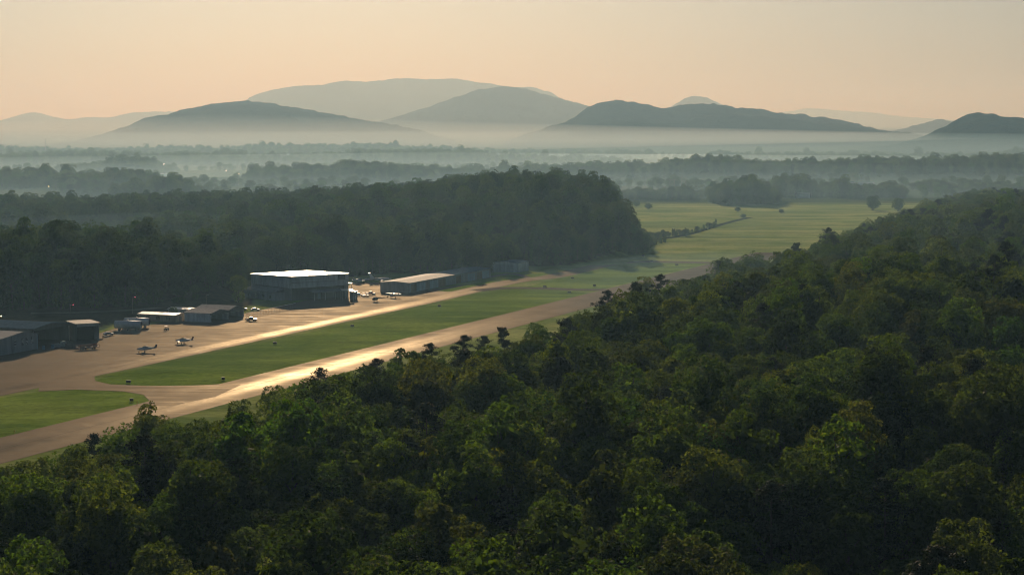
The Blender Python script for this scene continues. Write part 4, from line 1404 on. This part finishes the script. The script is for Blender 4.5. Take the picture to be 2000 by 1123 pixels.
MB().box(-5.0, 5.0, -.11, .11, 3.0, 3.04).build('main_rotor', M['black'], ms_)
MB().box(-6.45, -6.35, .12, .16, 1.55, 2.9).build('tail_rotor', M['black'], hp)
for sgn in (1, -1):
    m = MB(); m.tube([(-1.6, sgn * 1.0, .08), (1.4, sgn * 1.0, .08), (1.8, sgn * 1.0, .3)], .06, 8)
    for q in (-.8, .8): m.tube([(q, sgn * .5, .85), (q, sgn * 1.0, .1)], .05, 6)
    m.build('skid', M['steel'], hp)


# ------------------------------------------------------------------ vehicles
def car(org, yaw, paint, label, kind='car', cat='car', group='vehicles parked among the hangars'):
    c = empty({'car': 'parked_car', 'pickup': 'pickup_truck', 'cart': 'utility_cart'}[kind], loc3(org, .06), yaw, label, cat, group)
    if kind == 'cart':
        L, wd = 2.6, 1.3
        MB().prism([(-1.3, .35), (1.2, .35), (1.3, .6), (1.25, .95), (.5, 1.0), (.4, .75), (-1.3, .75)], 'y', -wd / 2, wd / 2).build('body', M[paint], c)
        rf = MB().prism([(-.9, 1.85), (.7, 1.85), (.6, 1.97), (-.8, 1.97)], 'y', -.6, .6).build('roof', M['trim'], c)
        for (a, b_2) in ((-.8, .55), (-.8, -.55), (.6, .55), (.6, -.55)):
            m = MB(); m.tube([(a, b_2, .7), (a, b_2, 1.86)], .03, 6); m.build('post', M['steel'], c)
        MB().box(-.6, .1, -.5, .5, .75, 1.0).build('seat', M['black'], c)
        wb, wr = .85, .24
    elif kind == 'pickup':
        L, wd = 5.4, 1.95
        MB().prism([(-2.7, .45), (2.6, .45), (2.7, .75), (2.6, 1.12), (1.1, 1.2), (-2.7, 1.2)], 'y', -wd / 2, wd / 2).build('body', M[paint], c)
        MB().prism([(-.75, 1.2), (1.15, 1.2), (.5, 1.82), (-.55, 1.86)], 'y', -wd / 2 + .12, wd / 2 - .12).build('cab', M[paint], c)
        MB().prism([(-.60, 1.26), (.98, 1.26), (.48, 1.74), (-.48, 1.76)], 'y', -wd / 2 + .10, wd / 2 - .10).build('window', M['glass'], c)
        MB().box(-2.6, -.9, -wd / 2 + .15, wd / 2 - .15, 1.2, 1.215).build('load_bed', M['black'], c)
        wb, wr = 1.65, .38
    else:
        L, wd = 4.5, 1.8
        MB().prism([(-2.25, .4), (2.2, .4), (2.25, .65), (2.1, .86), (1.2, .96), (-1.9, 1.0), (-2.25, .9)], 'y', -wd / 2, wd / 2).build('body', M[paint], c)
        MB().prism([(-1.7, .98), (1.15, .95), (.45, 1.43), (-1.1, 1.46)], 'y', -wd / 2 + .14, wd / 2 - .14).build('cabin', M[paint], c)
        MB().prism([(-1.5, 1.0), (.98, 1.0), (.42, 1.36), (-1.02, 1.38)], 'y', -wd / 2 + .12, wd / 2 - .12).build('window', M['glass'], c)
        wb, wr = 1.35, .32
    for sx in (1, -1):
        for sy in (1, -1):
            m = MB(); m.tube([(sx * wb, sy * (wd / 2 - .2), wr), (sx * wb, sy * (wd / 2 + .02), wr)], wr, 14)
            m.build('wheel', M['black'], c)
    if kind != 'cart':
        for sy in (1, -1):
            MB().box(L / 2 - .12, L / 2 + .01, sy * .7 - .18, sy * .7 + .18, .68, .82).build('headlight', M['trim'], c)
    return c


car(G(491, 627), math.radians(-18), 'red', 'dark red pickup truck beside the open white hangars', 'pickup', 'pickup')
car(G(498, 607), math.radians(25), 'carwhite', 'white car parked behind the chain-link fence')
car(G(474, 606), math.radians(15), 'carblue', 'blue car parked just behind the rear white hangar')
car(G(455, 592), math.radians(10), 'cardark', 'charcoal car in deep shade near the lone rounded tree')
car(G(425, 594), math.radians(10), 'carwhite', 'pale car parked in deep shade on the service track')
car(G(2, 621), math.radians(20), 'cardark', 'dark car with an added glowing sun glint at the far left edge')
car(G(710, 579), math.radians(-70), 'cardark', 'dark utility cart, leftmost of the vehicles by the helicopter', 'cart', 'cart')
car(G(717, 579), math.radians(-60), 'carwhite', 'white utility cart between the dark cart and the helicopter', 'cart', 'cart')
car(G(724, 576), math.radians(-20), 'red', 'red pickup truck parked behind the helicopter', 'pickup', 'pickup')
car(G(212, 655), math.radians(30), 'carwhite', 'pale car parked in shade left of the fuel tanks')
car(G(325, 645), math.radians(70), 'cardark', 'dark utility cart standing on the apron in front of the brown shed', 'cart', 'cart')
car(G(700, 578), math.radians(-40), 'carblue', 'blue car right beside the fuel shed')

# added glowing piece in place of the sun glint on the dark car
p = G(5, 622)
lp = empty('sun_glint', (p[0], p[1] - 2.4, .08), 0, 'small glowing stand-in for the sun glint before the dark car', 'lamp')
m = MB(); m.tube([(0, 0, 0), (0, 0, 1.2)], .04, 6); m.build('pole', M['steel'], lp)
m = MB(); m.tube([(0, 0, 1.2), (0, 0, 1.5)], [.2, .18], 10); m.build('lens', M['lamp_amber'], lp)

# ------------------------------------------------------------------ yard clutter
def barrel(org, label):
    b = empty('barrel', loc3(org, .05), 0, label, 'barrel')
    m = MB(); m.tube([(0, 0, 0), (0, 0, .5), (0, 0, .52), (0, 0, 1.0), (0, 0, 1.02), (0, 0, 1.6)], [.62, .62, .66, .66, .62, .62], 18); m.build('drum', M['barrel'], b, False)
    m = MB(); m.tube([(0, 0, 1.6), (0, 0, 1.66)], [.62, .58], 18); m.build('lid', M['door_blue'], b)


barrel(G(85, 683), 'big blue drum standing in the mouth of the open hangar')
barrel(G(103, 681), 'smaller-looking blue drum right of the big one, further in the hangar mouth')
tr = empty('flatbed_trailer', loc3(G(150, 684), .05), RYAW - .55, 'rusty red flatbed trailer loaded with scrap in front of the dark shed', 'trailer')
MB().box(0, 9.5, -1.2, 1.2, .75, 1.0).build('bed', M['rust'], tr)
for sy in (-1.2, 1.14):
    m = MB()
    for k in range(9): m.box(.1 + k * 1.15, .22 + k * 1.15, sy, sy + .06, 1.0, 2.0)
    m.box(.0, 9.5, sy + .06, sy + .1, 1.75, 1.95); m.box(0, 9.5, sy + .06, sy + .1, 1.25, 1.4)
    m.build('side_rail', M['rust'], tr)
for q in (2.2, 3.4, 7.4):
    for sy in (-1, 1):
        m = MB(); m.tube([(q, sy * .85, .38), (q, sy * 1.1, .38)], .38, 12); m.build('wheel', M['black'], tr)
sc_ = empty('scrap_pile', loc3(G(152, 684), 1.06), RYAW - .55, 'heap of rusty scrap lying on the flatbed trailer', 'scrap')
m = MB()
for k in range(26):
    x_, y_, z_ = random.uniform(.6, 8.6), random.uniform(-.9, .9), random.uniform(0, .5)
    m.tube([(x_, y_, z_), (x_ + random.uniform(-1.2, 1.2), y_ + random.uniform(-.5, .5), z_ + random.uniform(.1, .6))], random.uniform(.06, .2), 6)
m.build('pipes', M['rust'], sc_)
m = MB()
for k in range(10):
    x_, y_ = random.uniform(.6, 8), random.uniform(-.7, .4)
    m.box(x_, x_ + random.uniform(.4, 1.3), y_, y_ + .5, 0, random.uniform(.2, .8))
m.build('blocks', M['timber'], sc_)
for (px, py, lab, mt, hh) in ((112, 679, 'grey tarpaulin-covered stack in the hangar mouth left of the trailer', 'canvas', 1.8), (124, 677, 'taller covered stack in the hangar mouth nearest the trailer', 'canvas', 2.4), (134, 679, 'timber pallet stack at the trailer end', 'timber', 1.7)):
    e_ = empty('covered_stack' if mt == 'canvas' else 'pallet_stack', loc3(G(px, py), .05), random.uniform(0, 1), lab, 'stack')
    m = MB()
    if mt == 'canvas':
        m.prism([(-1.3, 0), (1.3, 0), (1.15, hh * .7), (.5, hh), (-.4, hh * .92), (-1.1, hh * .75)], 'y', -.9, .9)
        m.build('cover', M['canvas'], e_)
    else:
        for k in range(9): m.box(-1.1 + random.uniform(-.1, .1), 1.1, -.8, .8, k * .19, k * .19 + .13)
        m.build('pallets', M['timber'], e_)
# junk by the tanks
for (px, py, lab, L) in ((206, 659, 'low dark tow frame lying in shade left of the fuel tanks', 5.0), (194, 664, 'pile of dark timber on the apron edge beside the dark shed', 3.5)):
    e_ = empty('tow_frame' if 'tow' in lab else 'timber_pile', loc3(G(px, py), .05), .4, lab, 'clutter')
    m = MB()
    for k in range(7): m.tube([(random.uniform(-L / 2, 0), k * .22 - .7, .2 + .1 * (k % 3)), (random.uniform(0, L / 2), k * .22 - .7, .25 + .12 * (k % 2))], .12, 6)
    m.build('bars' if 'tow' in lab else 'beams', M['timber'], e_)
    m = MB(); m.box(-.5, .5, -.6, .6, .05, .6); m.build('crate', M['canvas'], e_)

# ------------------------------------------------------------------ fence, poles, lights, signs
def fence(p0, p1, hh, label):
    p0, p1 = A_(p0), A_(p1)
    L = np.linalg.norm(p1 - p0); d = (p1 - p0) / L
    f = empty('chain_link_fence', loc3(p0, .03), math.atan2(d[1], d[0]), label, 'fence')
    npost = int(L / 3.0)
    for k in range(npost + 1):
        m = MB(); m.tube([(k * L / npost, 0, 0), (k * L / npost, 0, hh)], .05, 6); m.build('post', M['steel'], f)
    m = MB(); m.tube([(0, 0, hh), (L, 0, hh)], .09, 8); m.build('top_rail', M['tank'], f)
    m = MB()
    k = 0.0
    while k < L:
        for s in (1, -1):
            m.tube([(k if s > 0 else min(L, k + 1.0), 0, .1), (min(L, k + 1.0) if s > 0 else k, 0, hh * .5)], .012, 3, False)
            m.tube([(k if s > 0 else min(L, k + 1.0), 0, hh * .5), (min(L, k + 1.0) if s > 0 else k, 0, hh - .08)], .012, 3, False)
        k += .5
    m.build('mesh_panel', M['steel'], f)


fence(G(481, 621), G(577, 601), 2.3, 'chain-link fence with a bright top rail from the white hangars to the big hangar')


def pole(px, py, hh, label, lamp=None, r=.12, name='light_pole', arm=1.2):
    z = float(height(A_([G(px, py)[0]]), A_([G(px, py)[1]]))[0])
    e_ = empty(name, loc3(G(px, py), z), 0, label, 'pole')
    m = MB(); m.tube([(0, 0, -.3), (0, 0, hh)], [r, r * .6], 8); m.build('shaft', M['timber'], e_)
    m = MB(); m.tube([(0, 0, hh - .3), (arm, 0, hh)], .06, 6); ar = m.build('arm', M['steel'], e_)
    if lamp:
        m = MB(); m.tube([(arm - .1, 0, hh - .1), (arm + .3, 0, hh - .1)], .15, 8); m.build('lamp', M[lamp], ar)
    return e_


pole(259, 612, 8.0, 'timber pole with a small red lamp behind the brown shed', 'lamp_red')
pole(138, 612, 4.3, 'short pole with a small red lamp in front of the dark wood', 'lamp_red')
pole(403, 610, 8.5, 'bare timber pole rising behind the two white hangars', None)

# far small lamps
def far_lamp(px, py, d, mat, label, hh=8, r=.5):
    x = ray(px, py)[0] / ray(px, py)[1] * d
    z = ZAT(py, d); g = float(height(A_([x]), A_([d]))[0])
    e_ = empty('street_lamp', (x, d, min(g, z - 3)), 0, label, 'lamp')
    m = MB(); m.tube([(0, 0, 0), (0, 0, z - min(g, z - 3))], .1, 6); m.build('pole', M['steel'], e_)
    m = MB(); m.loft([(-r, z - min(g, z - 3), .05, .05), (0, z - min(g, z - 3), r, r), (r, z - min(g, z - 3), .05, .05)], 8); m.build('lamp', M[mat], e_)


far_lamp(95, 365, 2250, 'lamp_amber', 'amber street lamp burning in the mist at the far left')
far_lamp(442, 334, 2900, 'lamp_white', 'white lamp burning in the misty mid valley', r=.6)
far_lamp(466, 340, 2850, 'lamp_amber', 'amber lamp right of the white lamp in the mid valley')
far_lamp(320, 321, 3500, 'lamp_white', 'white lamp beside the tiny house on the field slope', r=.6)

# pylons and mast
def pylon(px, base, d, hh, label):
    x = ray(px, base)[0] / ray(px, base)[1] * d
    z = float(height(A_([x]), A_([d]))[0])
    e_ = empty('power_pylon', (x, d, z), 0, label, 'pylon', 'timber frame pylons')
    for s in (-1, 1):
        m = MB(); m.tube([(s * 3, 0, 0), (s * 3, 0, hh)], [.3, .2], 6); m.build('pole', M['timber'], e_)
    m = MB(); m.tube([(-6, 0, hh - 1.5), (6, 0, hh - 1.5)], .2, 6); m.build('crossarm', M['timber'], e_)
    m = MB(); m.tube([(-3, 0, hh * .5), (3, 0, hh * .85)], .12, 6); m.tube([(3, 0, hh * .5), (-3, 0, hh * .85)], .12, 6); m.build('brace', M['timber'], e_)


pylon(1313, 368, 2560, 21, 'twin-pole power pylon above the tree belt, left one of two')
pylon(1335, 368, 2640, 19, 'fainter twin-pole power pylon right beside the first')
x = W(88, 5000)
ms = empty('radio_mast', (x[0], x[1], float(height(A_([x[0]]), A_([x[1]]))[0])), 0, 'thin radio mast on the far crest under the left mountains', 'mast')
m = MB()
hh = ZAT(270, 5000) - ms.location.z
for s in range(3):
    a = s * 2.094
    m.tube([(math.cos(a) * 1.2, math.sin(a) * 1.2, 0), (math.cos(a) * .4, math.sin(a) * .4, hh)], .22, 5)
m.build('lattice', M['steel'], ms)

# airfield signs
def sign(px, py, wd, hh, face, label):
    e_ = empty('airfield_sign', loc3(G(px, py), .03), RYAW - math.radians(72), label, 'sign', 'airfield guidance signs')
    MB().box(-wd / 2, wd / 2, -.14, .14, .25, .25 + hh).build('housing', M['sign_shell'], e_)
    MB().box(-wd / 2 + .06, wd / 2 - .06, -.165, -.145, .3, .2 + hh).build('face', M[face], e_)
    for s in (-1, 1):
        MB().box(s * wd * .35 - .06, s * wd * .35 + .06, -.08, .08, 0, .25).build('leg', M['steel'], e_)


for (px, py, wd, hh, fc, lab) in (
        (251, 749, 2.0, 1.1, 'sign_backlit', 'dark-faced backlit airfield sign at the left tip of the long infield strip'),
        (436, 743, 1.4, 1.1, 'sign_backlit', 'small dark backlit sign on the infield beside the runway, left part'),
        (257, 785, 1.5, 1.1, 'sign_backlit', 'dark backlit sign at the right tip of the nearest lawn'),
        (537, 673, 1.9, 1.1, 'sign_backlit', 'dark sign on the upper infield edge, below the two parked planes'),
        (688, 639, 1.9, 1.1, 'sign_backlit', 'sunlit-topped sign on the infield edge below the big hangar'),
        (858, 600, 1.9, 1.1, 'sign_backlit', 'sign on the infield edge below the row hangar'),
        (1064, 562, 2.4, 1.1, 'sign_backlit', 'dark sign at the corner of the far lawn by the link'),
        (1118, 545, 2.4, 1.1, 'sign_backlit', 'dark sign on the far lawn at the shadow edge'),
        (1161, 560, 2.0, 1.3, 'sign_backlit', 'dark sign by the link where it meets the runway'),
        (1112, 573, 2.4, 1.1, 'sign_backlit', 'sign at the pointed far end of the long infield strip'),
        (1256, 502, 2.4, 1.6, 'sign_backlit', 'small dark marker in the meadow above the taxiway bend'),
        (1272, 512, 2.6, 1.2, 'sign_backlit', 'dark marker on the far side of the taxiway in sun'),
        (1322, 519, 2.4, 1.1, 'sign_backlit', 'marker on the far lawn beside the runway end')):
    sign(px, py, wd * .85, hh * .85, fc, lab)
for (px, py, lab) in ((29, 846, 'small yellow runway edge lamp in the nearest lawn at the left edge'), (268, 790, 'small yellow runway edge lamp just below the sign on the nearest lawn')):
    e_ = empty('runway_lamp', loc3(G(px, py), .03), 0, lab, 'lamp')
    m = MB(); m.tube([(0, 0, 0), (0, 0, .6)], .08, 8); m.build('stem', M['sign_yellow'], e_)
    m = MB(); m.tube([(0, 0, .6), (0, 0, .95)], [.2, .12], 10); m.build('lens', M['sign_yellow'], e_)


# ------------------------------------------------------------------ air
def volmat(name, col, dens, aniso):
    m = bpy.data.materials.new(name)
    m.use_nodes = True
    nt = m.node_tree
    nt.nodes.remove(nt.nodes['Principled BSDF'])
    v = nt.nodes.new('ShaderNodeVolumePrincipled')
    v.inputs['Color'].default_value = (*col, 1)
    v.inputs['Absorption Color'].default_value = (1, 1, 1, 1)
    v.inputs['Density'].default_value = dens
    v.inputs['Anisotropy'].default_value = aniso
    nt.links.new(v.outputs[0], nt.nodes['Material Output'].inputs['Volume'])
    return m


HAZE_COL, HAZE_D, HAZE_G = (.38, .70, 1.0), 0.66e-4, .43
hz = MB().box(-26000, 26000, -1500, 46000, -40, 680).build('haze', volmat('morning haze', HAZE_COL, HAZE_D, HAZE_G))
tag(hz, 'thin morning haze filling the whole valley air', 'haze', kind='stuff')


def mist(px, d, rx, ry, z0, z1, dens, label, pw=1.4, col=None):
    x, y = W(px, d)
    vs, fs = [], []
    nu, nv = 48, 16
    for i in range(nv + 1):
        a = -math.pi / 2 + math.pi * i / nv
        for k in range(nu):
            b = 2 * math.pi * k / nu
            c = (1 - abs(math.sin(a))) ** pw
            vs.append((x + rx * c * math.cos(b), y + ry * c * math.sin(b), (z0 + z1) / 2 + (z1 - z0) / 2 * math.sin(a)))
    for i in range(nv):
        for k in range(nu):
            fs.append((i * nu + k, i * nu + (k + 1) % nu, (i + 1) * nu + (k + 1) % nu, (i + 1) * nu + k))
    o = MB().add(vs, fs).build('mist', volmat('ground mist', col or (.44, .76, 1.0), dens, .43))
    tag(o, label, 'mist', kind='stuff')


mist(450, 7000, 3000, 1600, -45, 118, 2.9e-4, 'pale band of mist lying before the foot of the mountains', 1.3, (.60, .82, 1.0))
mist(1000, 17500, 13000, 10500, -2100, 2200, 5.0e-5, 'pale distant haze wrapped round the mountain ranges', .5, (.66, .80, 1.0))
mist(900, 1500, 1300, 860, -40, 62, 1.25e-4, 'thin blue morning mist lying low over the airfield and meadow', .5, (.42, .74, 1.0))
mist(300, 1430, 330, 260, -12, 27, 3.6e-4, 'faint blue mist pocket inside the wood behind the sheds', .8)
mist(1400, 960, 100, 210, -6, 30, 4.0e-4, 'faint blue mist pocket over a dip in the near wood', .8)
mist(900, 3900, 3600, 1900, -40, 34, 6.0e-4, 'low mist pooled between the woods of the valley', 1.5)
mist(950, 3650, 3600, 1600, -40, 74, 2.1e-4, 'thin blue mist lying over the whole valley floor', .55)

# ------------------------------------------------------------------ light
SUN_AZ = math.radians(-5.6)      # left of straight ahead
SUN_EL = math.radians(14.5)
sl = bpy.data.lights.new('sun', 'SUN')
sl.energy = 5.0
sl.angle = math.radians(.6)
sl.color = (1.0, .79, .56)
so = bpy.data.objects.new('sun', sl)
COL.objects.link(so)
dirv = Vector((math.sin(SUN_AZ) * math.cos(SUN_EL), math.cos(SUN_AZ) * math.cos(SUN_EL), math.sin(SUN_EL)))
so.rotation_euler = dirv.to_track_quat('Z', 'Y').to_euler()
so.location = (0, 0, 400)

wd_ = bpy.data.worlds.new('World')
S.world = wd_
wd_.use_nodes = True
nt = wd_.node_tree
sk = nt.nodes.new('ShaderNodeTexSky')
sk.sky_type = 'NISHITA'
sk.sun_disc = False
sk.sun_elevation = SUN_EL
sk.sun_rotation = SUN_AZ
sk.air_density = 1.0
sk.dust_density = 1.0
sk.ozone_density = 3.0
bg = nt.nodes['Background']
nt.links.new(mix(nt, sk.outputs[0], (.66, .745, .90), 1.0, "MULTIPLY"), bg.inputs['Color'])
bg.inputs['Strength'].default_value = .05

S.view_settings.view_transform = 'Standard'
S.view_settings.look = 'None'
S.view_settings.exposure = -0.78
S.view_settings.gamma = 1.0
S.cycles.use_denoising = DEN
S.cycles.filter_width = 1.1
try:
    S.cycles.denoiser = 'OPENIMAGEDENOISE'
    S.cycles.denoising_input_passes = 'RGB_ALBEDO_NORMAL'
    S.cycles.denoising_prefilter = 'ACCURATE'
except Exception:
    pass
S.cycles.max_bounces = 6
S.cycles.diffuse_bounces = 3
S.cycles.glossy_bounces = 2
S.cycles.transmission_bounces = 5
S.cycles.volume_bounces = 0
S.cycles.transparent_max_bounces = 8
S.cycles.sample_clamp_indirect = 4
S.cycles.use_adaptive_sampling = True
S.cycles.adaptive_threshold = .01
